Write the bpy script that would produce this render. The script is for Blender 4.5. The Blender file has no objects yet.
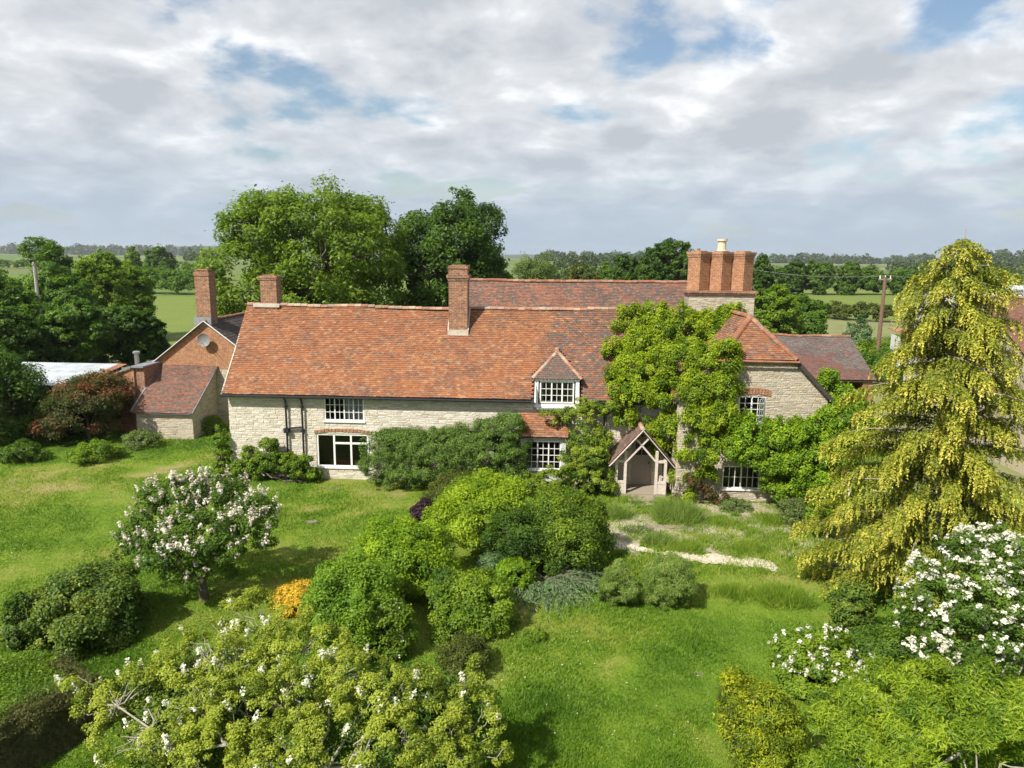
import bpy, math, random
import numpy as np
from mathutils import Vector, Matrix
R = math.radians
random.seed(7)
RNG = np.random.default_rng(7)
sc = bpy.context.scene
COL = sc.collection

# ------------------------------------------------------------------ camera
CAMH, FPX = 10.0, 710.0
TH, RO = math.atan(128 / 710), R(0.6)
_R = Vector((1, 0, 0)); _F = Vector((0, math.cos(TH), -math.sin(TH))); _U = Vector((0, math.sin(TH), math.cos(TH)))
CR = _R * math.cos(RO) + _U * math.sin(RO)
CU = _U * math.cos(RO) - _R * math.sin(RO)
cam = bpy.data.cameras.new('camera'); camo = bpy.data.objects.new('camera', cam); COL.objects.link(camo)
cam.sensor_width = 36; cam.lens = FPX / 1024 * 36; cam.clip_end = 20000; cam.clip_start = 0.1
camo.matrix_world = Matrix(((CR.x, CU.x, -_F.x, 0), (CR.y, CU.y, -_F.y, 0), (CR.z, CU.z, -_F.z, CAMH), (0, 0, 0, 1)))
sc.camera = camo
# ------------------------------------------------------------------ light
SUN_AZ = Vector((-0.68, -0.73, 0)).normalized(); SUN_EL = R(46)
sd = Vector((SUN_AZ.x * math.cos(SUN_EL), SUN_AZ.y * math.cos(SUN_EL), math.sin(SUN_EL)))
sl = bpy.data.lights.new('sun', 'SUN'); sl.energy = 5.0; sl.angle = R(0.6); sl.color = (1, 0.955, 0.88)
so = bpy.data.objects.new('sun', sl); COL.objects.link(so)
so.rotation_euler = (-sd).to_track_quat('-Z', 'Y').to_euler(); so.location = (-20, -15, 30)
sc.view_settings.view_transform = 'Standard'; sc.view_settings.look = 'None'
sc.view_settings.gamma = 1; sc.view_settings.exposure = 0.6; sc.view_settings.use_curve_mapping = False
sc.render.film_transparent = False
cy = sc.cycles
cy.max_bounces = 6; cy.diffuse_bounces = 3; cy.glossy_bounces = 2; cy.transmission_bounces = 4; cy.transparent_max_bounces = 6
cy.volume_bounces = 0; cy.use_adaptive_sampling = True; cy.adaptive_threshold = 0.02
cy.caustics_reflective = False; cy.caustics_refractive = False
try:
    cy.use_denoising = True; cy.denoiser = 'OPENIMAGEDENOISE'
except Exception:
    pass

w = bpy.data.worlds.new('World'); sc.world = w; w.use_nodes = True
def N(nt, t, **kw):
    n = nt.nodes.new(t)
    for k, v in kw.items():
        if k.startswith('i_'):
            key = k[2:]; n.inputs[int(key) if key.isdigit() else key].default_value = v
        else: setattr(n, k, v)
    return n
def build_world():
    nt = w.node_tree; nt.nodes.clear(); L = nt.links.new
    out = N(nt, 'ShaderNodeOutputWorld')
    sky = N(nt, 'ShaderNodeTexSky', sky_type='NISHITA', sun_disc=False)
    sky.sun_elevation = SUN_EL; sky.sun_rotation = math.atan2(SUN_AZ.x, SUN_AZ.y)
    sky.air_density = 1.2; sky.dust_density = 1.5; sky.ozone_density = 2.0
    b1 = N(nt, 'ShaderNodeBackground'); b1.inputs[1].default_value = 0.085
    L(sky.outputs[0], b1.inputs[0])
    tc = N(nt, 'ShaderNodeTexCoord')
    sep = N(nt, 'ShaderNodeSeparateXYZ'); L(tc.outputs['Generated'], sep.inputs[0])
    def M(op, a, b=None, clamp=False):
        m = N(nt, 'ShaderNodeMath', operation=op, use_clamp=clamp)
        for i, v in enumerate((a, b)):
            if v is None: continue
            if isinstance(v, (int, float)): m.inputs[i].default_value = v
            else: L(v, m.inputs[i])
        return m.outputs[0]
    z = M('MAXIMUM', sep.outputs[2], 0.0)
    zz = M('ADD', z, 0.30)
    px = M('DIVIDE', sep.outputs[0], zz); py = M('DIVIDE', sep.outputs[1], zz)
    cmb = N(nt, 'ShaderNodeCombineXYZ'); L(px, cmb.inputs[0]); L(py, cmb.inputs[1])
    def noise(scale, detail, rough, off, dist=0.0):
        mp = N(nt, 'ShaderNodeMapping'); mp.inputs['Location'].default_value = off
        L(cmb.outputs[0], mp.inputs[0])
        n = N(nt, 'ShaderNodeTexNoise'); n.inputs['Scale'].default_value = scale; n.inputs['Detail'].default_value = detail
        n.inputs['Roughness'].default_value = rough; n.inputs['Distortion'].default_value = dist
        L(mp.outputs[0], n.inputs[0]); return n.outputs[0]
    n1 = noise(2.3, 12, 0.54, (3.4, 1.2, 0), 0.12)
    n3 = noise(0.8, 3, 0.5, (7.3, 2.2, 0))
    dens = M('SUBTRACT', M('ADD', M('MULTIPLY', n1, 0.78), M('MULTIPLY', n3, 0.34)), M('MINIMUM', M('MULTIPLY', M('MULTIPLY', M('MAXIMUM', M('SUBTRACT', sep.outputs[0], 0.36), 0.0), M('MAXIMUM', M('SUBTRACT', sep.outputs[2], 0.13), 0.0)), 6.0), 0.12))
    mr = N(nt, 'ShaderNodeMapRange', interpolation_type='SMOOTHSTEP'); L(dens, mr.inputs[0])
    mr.inputs[1].default_value = 0.42; mr.inputs[2].default_value = 0.515
    hz = N(nt, 'ShaderNodeMapRange', interpolation_type='SMOOTHSTEP'); L(z, hz.inputs[0])
    hz.inputs[1].default_value = 0.0; hz.inputs[2].default_value = 0.14
    hz.inputs[3].default_value = 1.0; hz.inputs[4].default_value = 0.0
    cov = M('MAXIMUM', mr.outputs[0], M('MULTIPLY', hz.outputs[0], 0.93))
    # cloud brightness: shaded bases where thick, bright rims
    n4 = noise(4.2, 9, 0.55, (1.3, 9.4, 0), 0.2)
    sh = M('ADD', M('MULTIPLY', n4, 0.75), M('MULTIPLY', dens, 0.75))
    ramp = N(nt, 'ShaderNodeValToRGB'); L(sh, ramp.inputs[0])
    e = ramp.color_ramp.elements
    e[0].position = 0.66; e[0].color = (0.72, 0.73, 0.74, 1)
    e[1].position = 0.90; e[1].color = (0.39, 0.415, 0.45, 1)
    m = e.new(0.74); m.color = (0.55, 0.57, 0.595, 1)
    mixc = N(nt, 'ShaderNodeMixRGB'); L(ramp.outputs[0], mixc.inputs[1]); mixc.inputs[2].default_value = (0.32, 0.395, 0.48, 1)
    hz2 = N(nt, 'ShaderNodeMapRange', interpolation_type='SMOOTHSTEP'); L(z, hz2.inputs[0])
    hz2.inputs[1].default_value = -0.02; hz2.inputs[2].default_value = 0.2; hz2.inputs[3].default_value = 1.0; hz2.inputs[4].default_value = 0.0
    L(hz2.outputs[0], mixc.inputs[0])
    b2 = N(nt, 'ShaderNodeBackground'); L(mixc.outputs[0], b2.inputs[0]); b2.inputs[1].default_value = 0.95
    ms = N(nt, 'ShaderNodeMixShader'); L(cov, ms.inputs[0]); L(b1.outputs[0], ms.inputs[1]); L(b2.outputs[0], ms.inputs[2])
    L(ms.outputs[0], out.inputs[0])
build_world()

# ------------------------------------------------------------------ pixel rays
def ray(x, y): return _F * FPX + CR * (x - 512) + CU * (384 - y)
def P(x, y, Y):
    d = ray(x, y); t = Y / d.y; return Vector((d.x * t, Y, CAMH + d.z * t))
def G(x, y, z=0.0):
    d = ray(x, y); t = (z - CAMH) / d.z; return Vector((d.x * t, d.y * t, z))
def ppm(p):  # pixels per metre at a point
    return FPX / ((Vector(p) - Vector((0, 0, CAMH))).dot(_F))
class Frame:
    def __init__(s, o, a):
        s.o = Vector(o); s.a = a
        s.u = Vector((math.cos(a), math.sin(a), 0)); s.v = Vector((-math.sin(a), math.cos(a), 0))
    def hit(s, x, y, v):
        d = ray(x, y); o = Vector((0, 0, CAMH)) - s.o
        t = (v - o.dot(s.v)) / d.dot(s.v); p = o + d * t
        return p.dot(s.u), p.z
    def w(s, u, v, z): return s.o + s.u * u + s.v * v + Vector((0, 0, z))
    def empty(s, name, label, cat, group=None):
        return thing(name, label, cat, s.o, s.a, group)

# ------------------------------------------------------------------ objects
def tag(o, label, cat, group=None):
    o['label'] = label; o['category'] = cat
    if group: o['group'] = group
    return o
def thing(name, label, cat, loc, rz=0, group=None):
    o = bpy.data.objects.new(name, None); COL.objects.link(o); o.location = loc; o.rotation_euler = (0, 0, rz)
    return tag(o, label, cat, group)
def copy_tree(o, parent=None):
    c = o.copy(); COL.objects.link(c)
    if parent: c.parent = parent
    for ch in list(o.children): copy_tree(ch, c)
    return c

class MB:
    def __init__(s): s.v = []; s.f = []; s.t = []
    def add(s, vs, fs, t=0.5):
        b = len(s.v); s.v += [tuple(p) for p in vs]
        for f in fs: s.f.append(tuple(i + b for i in f)); s.t.append(t)
    def quad(s, a, b, c, d, t=0.5): s.add((a, b, c, d), ((0, 1, 2, 3),), t)
    def poly(s, vs, t=0.5): s.add(vs, (tuple(range(len(vs))),), t)
    def box(s, x0, x1, y0, y1, z0, z1, t=0.5):
        s.add([(x0, y0, z0), (x1, y0, z0), (x1, y1, z0), (x0, y1, z0), (x0, y0, z1), (x1, y0, z1), (x1, y1, z1), (x0, y1, z1)],
              [(3, 2, 1, 0), (4, 5, 6, 7), (0, 1, 5, 4), (1, 2, 6, 5), (2, 3, 7, 6), (3, 0, 4, 7)], t)
    def beam(s, a, b, w_, h_, up=(0, 0, 1), t=0.5):
        a = Vector(a); b = Vector(b); d = (b - a).normalized(); r = d.cross(Vector(up))
        if r.length < 1e-4: r = d.cross(Vector((1, 0, 0)))
        r.normalize(); q = r.cross(d); r *= w_ / 2; q *= h_ / 2
        s.add([a - r - q, a + r - q, a + r + q, a - r + q, b - r - q, b + r - q, b + r + q, b - r + q],
              [(0, 1, 2, 3), (7, 6, 5, 4), (4, 5, 1, 0), (5, 6, 2, 1), (6, 7, 3, 2), (7, 4, 0, 3)], t)
    def prism(s, pts, d, t=0.5):
        n = len(pts); p = [Vector(q) for q in pts]; d = Vector(d)
        s.add(p + [q + d for q in p], [tuple(range(n))[::-1], tuple(range(n, 2 * n))] + [(i, (i + 1) % n, n + (i + 1) % n, n + i) for i in range(n)], t)
    def tube(s, pts, rs, n=6, t=0.5, cap=True):
        pts = [Vector(p) for p in pts]; rings = []; base = len(s.v)
        for i, p in enumerate(pts):
            d = (pts[min(i + 1, len(pts) - 1)] - pts[max(i - 1, 0)])
            d = d.normalized() if d.length > 1e-6 else Vector((0, 0, 1))
            a = d.cross(Vector((0.31, 0.9, 0.2))).normalized(); b = d.cross(a)
            for k in range(n):
                an = 2 * math.pi * k / n; s.v.append(tuple(p + (a * math.cos(an) + b * math.sin(an)) * rs[i]))
        for i in range(len(pts) - 1):
            for k in range(n):
                s.f.append((base + i * n + k, base + i * n + (k + 1) % n, base + (i + 1) * n + (k + 1) % n, base + (i + 1) * n + k)); s.t.append(t)
        if cap:
            s.f.append(tuple(base + k for k in range(n))[::-1]); s.t.append(t)
            s.f.append(tuple(base + (len(pts) - 1) * n + k for k in range(n))); s.t.append(t)
    def build(s, name, mat, parent=None, label=None, smooth=False):
        me = bpy.data.meshes.new(name)
        me.from_pydata(s.v, [], s.f); me.update()
        at = me.attributes.new('tint', 'FLOAT', 'FACE'); at.data.foreach_set('value', np.array(s.t, np.float32))
        if smooth: me.polygons.foreach_set('use_smooth', [True] * len(me.polygons))
        # box-projected uv in metres
        uv = me.uv_layers.new(name='uv'); nl = len(me.loops)
        vi = np.empty(nl, np.int32); me.loops.foreach_get('vertex_index', vi)
        co = np.array(s.v, np.float64)[vi]
        nr = np.empty(len(me.polygons) * 3); me.polygons.foreach_get('normal', nr); nr = nr.reshape(-1, 3)
        lt = np.empty(len(me.polygons), np.int32); me.polygons.foreach_get('loop_total', lt)
        nn = np.abs(np.repeat(nr, lt, axis=0))
        u = np.where(nn[:, 0] > np.maximum(nn[:, 1], 0.0), co[:, 1], co[:, 0]); v_ = np.where(nn[:, 2] > 0.75, co[:, 1], co[:, 2])
        uv.data.foreach_set('uv', np.stack([u, v_], 1).astype(np.float32).ravel())
        me.materials.append(mat)
        o = bpy.data.objects.new(name, me); COL.objects.link(o)
        if parent: o.parent = parent
        if label: o['label'] = label
        return o

# ------------------------------------------------------------------ materials
def newmat(name):
    m = bpy.data.materials.new(name); m.use_nodes = True; nt = m.node_tree; nt.nodes.clear()
    out = nt.nodes.new('ShaderNodeOutputMaterial'); b = nt.nodes.new('ShaderNodeBsdfPrincipled')
    nt.links.new(b.outputs[0], out.inputs[0]); return m, nt, b, out
def ramp_node(nt, cols, fac, L):
    r = nt.nodes.new('ShaderNodeValToRGB'); e = r.color_ramp.elements
    n = len(cols)
    for i, c in enumerate(cols):
        p, c = (c[0], c[1]) if isinstance(c[0], (int, float)) and len(c) == 2 else (i / (n - 1), c)
        el = e[i] if i < 2 else e.new(p)
        el.position = p; el.color = (*c, 1)
    L(fac, r.inputs[0]); return r.outputs[0]
def attr(nt, name='tint'):
    a = nt.nodes.new('ShaderNodeAttribute'); a.attribute_name = name; return a.outputs['Fac']
def noise_out(nt, L, scale, detail=4, rough=0.6, coord='Object', vscale=None):
    tc = nt.nodes.new('ShaderNodeTexCoord'); n = nt.nodes.new('ShaderNodeTexNoise')
    n.inputs['Scale'].default_value = scale; n.inputs['Detail'].default_value = detail; n.inputs['Roughness'].default_value = rough
    src = tc.outputs[coord]
    if vscale:
        mp = nt.nodes.new('ShaderNodeMapping'); mp.inputs['Scale'].default_value = vscale; L(src, mp.inputs[0]); src = mp.outputs[0]
    L(src, n.inputs[0]); return n.outputs[0]
def mixc(nt, L, fac, a, b, mode='MIX'):
    m = nt.nodes.new('ShaderNodeMixRGB'); m.blend_type = mode
    for i, v in enumerate((fac, a, b)):
        if isinstance(v, (int, float)): m.inputs[i].default_value = v
        elif isinstance(v, tuple): m.inputs[i].default_value = (*v, 1)
        else: L(v, m.inputs[i])
    return m.outputs[0]
def mrange(nt, L, x, a, b, c=0.0, d=1.0):
    m = nt.nodes.new('ShaderNodeMapRange'); L(x, m.inputs[0])
    for i, v in zip((1, 2, 3, 4), (a, b, c, d)): m.inputs[i].default_value = v
    return m.outputs[0]
def bump(nt, L, h, b, strength=0.5, dist=0.02):
    n = nt.nodes.new('ShaderNodeBump'); n.inputs['Strength'].default_value = strength; n.inputs['Distance'].default_value = dist
    L(h, n.inputs['Height']); L(n.outputs[0], b.inputs['Normal'])

def leaf_mat(name, c0, c1, c2, trans=0.42, rough=0.5, spec=0.25):
    m, nt, b, out = newmat(name); L = nt.links.new
    if c1[1] > c1[0] * 1.25 and c1[1] > c1[2] * 1.3: c0, c1, c2 = [(c[0] * 1.42, c[1] * 1.46, c[2] * .85) for c in (c0, c1, c2)]
    col = ramp_node(nt, [c0, c1, c2], attr(nt), L)
    n = noise_out(nt, L, 1.3, 2, 0.5)
    col = mixc(nt, L, mrange(nt, L, n, 0.35, 0.65, 0.0, 0.22), col, c0)
    L(col, b.inputs['Base Color']); b.inputs['Roughness'].default_value = rough; b.inputs['Specular IOR Level'].default_value = spec
    tr = nt.nodes.new('ShaderNodeBsdfTranslucent')
    tcol = mixc(nt, L, 1.0, col, (1.25, 1.35, 0.6), 'MULTIPLY'); L(tcol, tr.inputs[0])
    mx = nt.nodes.new('ShaderNodeMixShader'); mx.inputs[0].default_value = trans
    L(b.outputs[0], mx.inputs[1]); L(tr.outputs[0], mx.inputs[2]); L(mx.outputs[0], out.inputs[0])
    return m
def plain(name, c, rough=0.7, metal=0.0, var=0.12, scale=8, spec=0.3):
    m, nt, b, out = newmat(name); L = nt.links.new
    n = noise_out(nt, L, scale, 5)
    col = mixc(nt, L, mrange(nt, L, n, 0.3, 0.7, 0.0, 1.0), tuple(x * (1 - var) for x in c), tuple(min(1, x * (1 + var)) for x in c))
    L(col, b.inputs['Base Color']); b.inputs['Roughness'].default_value = rough; b.inputs['Metallic'].default_value = metal
    b.inputs['Specular IOR Level'].default_value = spec
    bump(nt, L, n, b, 0.3, 0.01); return m
def tile_mat(name, cols, lichen=(0.3, 0.28, 0.2), lamt=0.25, dark=(0.06, 0.045, 0.04)):
    m, nt, b, out = newmat(name); L = nt.links.new
    col = ramp_node(nt, cols, attr(nt), L)
    n1 = noise_out(nt, L, 0.9, 6, 0.65); col = mixc(nt, L, mrange(nt, L, n1, 0.48, 0.75, 0, 0.62), col, dark)
    n4 = noise_out(nt, L, 1.6, 5, 0.7, vscale=(.5, 2.2, 2.2)); col = mixc(nt, L, mrange(nt, L, n4, 0.5, 0.68, 0, 0.5), col, tuple(x * 1.9 for x in dark))
    n2 = noise_out(nt, L, 7.0, 6, 0.7); col = mixc(nt, L, mrange(nt, L, n2, 0.52, 0.68, 0, lamt), col, lichen)
    L(col, b.inputs['Base Color']); b.inputs['Roughness'].default_value = 0.85; b.inputs['Specular IOR Level'].default_value = 0.2
    n3 = noise_out(nt, L, 40, 3); bump(nt, L, n3, b, 0.4, 0.01); return m
def stone_mat(name, cols, stain=(0.16, 0.15, 0.12)):
    m, nt, b, out = newmat(name); L = nt.links.new
    col = ramp_node(nt, cols, attr(nt), L)
    n1 = noise_out(nt, L, 14, 5, 0.65); col = mixc(nt, L, mrange(nt, L, n1, 0.35, 0.7, 0.0, 0.45), col, tuple(x * 0.6 for x in cols[1]))
    n2 = noise_out(nt, L, 0.8, 5, 0.6); col = mixc(nt, L, mrange(nt, L, n2, 0.55, 0.75, 0, 0.4), col, stain)
    L(col, b.inputs['Base Color']); b.inputs['Roughness'].default_value = 0.92; b.inputs['Specular IOR Level'].default_value = 0.15
    bump(nt, L, n1, b, 0.7, 0.02); return m
def brick_mat(name, a, c, mortar=(0.36, 0.31, 0.25), dirt=(0.07, 0.055, 0.045), dirt_amt=0.5):
    m, nt, b, out = newmat(name); L = nt.links.new
    tc = nt.nodes.new('ShaderNodeTexCoord'); br = nt.nodes.new('ShaderNodeTexBrick')
    L(tc.outputs['UV'], br.inputs[0]); br.inputs['Scale'].default_value = 1.0
    br.inputs['Color1'].default_value = (*a, 1); br.inputs['Color2'].default_value = (*c, 1); br.inputs['Mortar'].default_value = (*mortar, 1)
    br.inputs['Mortar Size'].default_value = 0.009; br.inputs['Brick Width'].default_value = 0.23; br.inputs['Row Height'].default_value = 0.075
    br.inputs['Bias'].default_value = -0.1
    n1 = noise_out(nt, L, 3, 6, 0.7); col = mixc(nt, L, mrange(nt, L, n1, 0.5, 0.75, 0, dirt_amt), br.outputs[0], dirt)
    n2 = noise_out(nt, L, 7, 6, 0.75); col = mixc(nt, L, mrange(nt, L, n2, 0.45, 0.62, 0, 0.6), col, tuple(x * 0.5 for x in a)); col = mixc(nt, L, mrange(nt, L, n2, 0.46, 0.36, 0, 0.5), col, (0.46, 0.28, 0.15))
    L(col, b.inputs['Base Color']); b.inputs['Roughness'].default_value = 0.9; b.inputs['Specular IOR Level'].default_value = 0.15
    bump(nt, L, br.outputs['Fac'], b, -0.5, 0.01); return m

M = {}
M['tile_red'] = tile_mat('red_clay_tile', [(0.0, (0.295, 0.118, 0.048)), (0.3, (0.225, 0.085, 0.040)), (0.5, (0.35, 0.18, 0.09)), (0.62, (0.20, 0.085, 0.05)), (0.8, (0.15, 0.095, 0.075)), (1.0, (0.095, 0.078, 0.066))], lamt=0.42)
M['tile_old'] = tile_mat('old_clay_tile', [(0.0, (0.27, 0.115, 0.07)), (0.4, (0.21, 0.09, 0.06)), (0.6, (0.15, 0.09, 0.07)), (1.0, (0.10, 0.085, 0.072))], lichen=(0.30, 0.27, 0.19), lamt=0.5)
M['tile_barn'] = tile_mat('weathered_barn_tile', [(0.0, (0.20, 0.085, 0.06)), (0.4, (0.15, 0.075, 0.06)), (0.6, (0.12, 0.09, 0.08)), (1.0, (0.16, 0.145, 0.13))], lichen=(0.22, 0.21, 0.18), lamt=0.5)
M['ridge'] = tile_mat('ridge_tile', [(0.40, 0.25, 0.16), (0.30, 0.13, 0.075), (0.42, 0.33, 0.24)], lamt=0.6)
M['hip_tile'] = tile_mat('hip_ridge_tile', [(0.30, 0.12, 0.06), (0.22, 0.085, 0.05), (0.34, 0.20, 0.13)], lamt=0.5)
M['slate'] = tile_mat('dark_roof_slate', [(0.075, 0.055, 0.052), (0.06, 0.048, 0.048), (0.095, 0.07, 0.062)], lichen=(0.12, 0.10, 0.09), lamt=0.3)
M['stone'] = stone_mat('limestone_rubble', [(0.55, 0.50, 0.405), (0.62, 0.575, 0.48), (0.45, 0.395, 0.305), (0.66, 0.63, 0.56)], stain=(0.3, 0.27, 0.2))
M['stone_grey'] = stone_mat('grey_rubble', [(0.45, 0.38, 0.28), (0.52, 0.45, 0.34), (0.33, 0.28, 0.205), (0.50, 0.46, 0.38)])
M['mortar'] = plain('lime_mortar', (0.47, 0.41, 0.30), 0.95, var=0.25, scale=10)
M['mortar_grey'] = plain('old_mortar', (0.31, 0.275, 0.21), 0.95, var=0.25, scale=10)
M['brick'] = brick_mat('orange_brick', (0.42, 0.175, 0.065), (0.27, 0.095, 0.04))
M['brick_old'] = brick_mat('sooty_shade_brick', (0.33, 0.14, 0.065), (0.17, 0.07, 0.045), (0.36, 0.31, 0.25), dirt_amt=0.75)  # dark chimney brick, also paints the shaded face of the brick store
M['white'] = plain('white_paint', (0.74, 0.73, 0.69), 0.45, var=0.06, scale=5)
M['pinkwood'] = plain('weathered_painted_oak', (0.56, 0.485, 0.42), 0.7, var=0.15, scale=9)
M['door'] = plain('taupe_door_paint', (0.33, 0.28, 0.25), 0.55, var=0.05)
M['black'] = plain('black_iron', (0.02, 0.02, 0.022), 0.5, var=0.2)
M['lead'] = plain('lead_flashing', (0.25, 0.26, 0.28), 0.5, 0.3, var=0.2)
M['cement'] = plain('cement_flaunching', (0.48, 0.42, 0.34), 0.9, var=0.2, scale=6)
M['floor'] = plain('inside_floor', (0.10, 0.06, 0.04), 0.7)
M['curtain'] = plain('white_curtain', (0.55, 0.55, 0.53), 0.9, var=0.1, scale=5)
M['redcloth'] = plain('red_brown_cushion', (0.25, 0.07, 0.04), 0.8)
M['bark'] = plain('tree_bark', (0.13, 0.105, 0.08), 0.95, var=0.35, scale=12)
M['bark_grey'] = plain('grey_bark', (0.30, 0.27, 0.22), 0.95, var=0.3, scale=14)
M['pole'] = plain('pole_timber', (0.16, 0.10, 0.065), 0.9, var=0.25, scale=10)
M['pole_grey'] = plain('grey_pole_timber', (0.36, 0.33, 0.28), 0.9, var=0.25, scale=10)
M['ceramic'] = plain('buff_clay_pot', (0.56, 0.48, 0.34), 0.7, var=0.12)
M['steel'] = plain('galvanised_steel', (0.42, 0.43, 0.43), 0.35, 0.8, var=0.12)
M['sheet'] = plain('pale_corrugated_sheet', (0.42, 0.45, 0.47), 0.5, 0.0, var=0.3, scale=1.2)
M['rust'] = plain('rusty_sheet', (0.30, 0.13, 0.075), 0.8, 0.0, var=0.4, scale=2)
M['dish'] = plain('grey_dish', (0.20, 0.20, 0.20), 0.5, var=0.05)
M['wood'] = plain('fence_timber', (0.24, 0.20, 0.15), 0.9, var=0.25)
M['darkwood'] = plain('dark_board', (0.05, 0.045, 0.04), 0.9, var=0.25)
M['render_white'] = plain('pale_rendered_wall', (0.50, 0.50, 0.47), 0.85, var=0.1)
M['gravel'] = stone_mat('pale_gravel', [(0.62, 0.55, 0.43), (0.70, 0.63, 0.52), (0.50, 0.44, 0.34), (0.66, 0.60, 0.50)], stain=(0.35, 0.33, 0.22))
M['paving'] = stone_mat('old_paving', [(0.30, 0.25, 0.19), (0.36, 0.30, 0.22), (0.24, 0.20, 0.15), (0.34, 0.30, 0.24)], stain=(0.14, 0.15, 0.08))
M['soil'] = plain('garden_soil', (0.13, 0.105, 0.065), 0.95, var=0.3, scale=6)
def glass_mat():
    m, nt, b, out = newmat('window_glass'); L = nt.links.new
    tr = nt.nodes.new('ShaderNodeBsdfTransparent'); tr.inputs[0].default_value = (0.8, 0.83, 0.82, 1)
    gl = nt.nodes.new('ShaderNodeBsdfGlossy'); gl.inputs['Roughness'].default_value = 0.03
    fr = nt.nodes.new('ShaderNodeFresnel'); fr.inputs[0].default_value = 1.5
    mx = nt.nodes.new('ShaderNodeMixShader'); L(fr.outputs[0], mx.inputs[0]); L(tr.outputs[0], mx.inputs[1]); L(gl.outputs[0], mx.inputs[2])
    L(mx.outputs[0], out.inputs[0]); return m
M['glass'] = glass_mat()

# ------------------------------------------------------------------ numpy foliage
def vnoise(p, freq, seed):
    r = np.random.default_rng(seed); s = np.zeros(len(p)); amp = 1.0; tot = 0
    for o in range(3):
        for k in range(4):
            d = r.normal(size=3); d /= np.linalg.norm(d); s += amp * np.sin(p @ d * freq * (2 ** o) * r.uniform(.7, 1.4) + r.uniform(0, 6.28))
        tot += amp * 4; amp *= 0.6
    return s / tot * 2.2
def unit(a): return a / np.maximum(np.linalg.norm(a, axis=1, keepdims=True), 1e-9)
def randdir(n, rng): return unit(rng.normal(size=(n, 3)))

def leaf_object(name, pts, out, tint, mat, size, aspect=0.5, rnd=0.6, up=0.3, droop=0.0, adir=None, parent=None, seed=0, bend=0.15):
    rng = np.random.default_rng(seed + 11); n = len(pts)
    nr = unit(out * 0.8 + rng.normal(size=(n, 3)) * rnd + np.array([0, 0, up]))
    a = rng.normal(size=(n, 3)) if adir is None else adir + rng.normal(size=(n, 3)) * 0.35
    a = a + np.array([0, 0, -droop])
    a = unit(a - nr * np.sum(a * nr, 1, keepdims=True)); b = np.cross(nr, a)
    Ls = size * rng.uniform(0.6, 1.35, (n, 1)); W = Ls * aspect
    c = pts - a * Ls * 0.5
    v = np.empty((n, 4, 3), np.float32)
    v[:, 0] = c; v[:, 1] = c + a * Ls * 0.45 + b * W * 0.5 + nr * Ls * bend * .5; v[:, 2] = c + a * Ls - nr * Ls * bend; v[:, 3] = c + a * Ls * 0.45 - b * W * 0.5 + nr * Ls * bend * .5
    return raw_mesh(name, v.reshape(-1, 3), 4, tint, mat, parent)
def raw_mesh(name, v, k, tint, mat, parent=None):
    n = len(v) // k; me = bpy.data.meshes.new(name)
    me.vertices.add(len(v)); me.vertices.foreach_set('co', np.ascontiguousarray(v, np.float32).ravel())
    me.loops.add(len(v)); me.loops.foreach_set('vertex_index', np.arange(len(v), dtype=np.int32))
    me.polygons.add(n); me.polygons.foreach_set('loop_start', np.arange(0, len(v), k, dtype=np.int32))
    try: me.polygons.foreach_set('loop_total', np.full(n, k, np.int32))
    except Exception: pass
    me.update(calc_edges=True)
    at = me.attributes.new('tint', 'FLOAT', 'FACE'); at.data.foreach_set('value', np.clip(tint, 0, 1).astype(np.float32))
    me.materials.append(mat); o = bpy.data.objects.new(name, me); COL.objects.link(o)
    if parent: o.parent = parent
    return o

def sub_lobes(lobes, n2, r2, rng, top=-0.4, cull=None):
    """lobes: list of (x,y,z,rx,ry,rz); returns sub lobe centres, radii, dirs"""
    L = np.array(lobes, float); C = []; Rr = []; D = []
    wgt = L[:, 3] * L[:, 5]; wgt = wgt / wgt.mean()
    for l, ww in zip(L, wgt):
        k = max(4, int(n2 * 4.2 * l[3] * l[5] / r2 ** 2)); d = randdir(int(k * 1.7) + 4, rng); d = d[d[:, 2] > top][:k]
        c = l[:3] + d * l[3:6] * np.where(rng.random((len(d), 1)) < .14, rng.uniform(1.02, 1.2, (len(d), 1)), rng.uniform(0.72, 1.03, (len(d), 1)))
        # cull those deep inside others
        q = (c[:, None, :] - L[None, :, :3]) / L[None, :, 3:6]; dd = np.sqrt((q ** 2).sum(2)).min(1)
        keep = dd > 0.62
        C.append(c[keep]); D.append(d[keep]); Rr.append(r2 * rng.uniform(0.45, 1.4, keep.sum()))
    C = np.concatenate(C); Rr = np.concatenate(Rr); D = np.concatenate(D)
    k = C[:, 2] > 0.03; C, Rr, D = C[k], Rr[k], D[k]
    return C, Rr, D
def leaf_points(C, Rr, D, n, rng, flat=0.75, tvar=0.22, inner=0.35):
    p = Rr ** 2; p = p / p.sum(); idx = rng.choice(len(C), n, p=p)
    d = randdir(n, rng); d = unit(d + D[idx] * 0.45)
    rr = rng.uniform(inner, 1.0, n) ** 0.6
    st_ = rng.random(n) < .10; rr = np.where(st_, rr * rng.uniform(1.1, 1.55, n), rr)
    pts = C[idx] + d * (Rr[idx] * rr)[:, None] * np.array([1, 1, flat])
    st = rng.normal(0, tvar, len(C))
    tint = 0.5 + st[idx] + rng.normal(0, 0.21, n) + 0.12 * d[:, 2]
    out = unit(d * 0.6 + D[idx] * 0.5 + np.array([0, 0, 0.15]))
    k = pts[:, 2] > 0.02
    return pts[k], out[k], tint[k]

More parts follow.
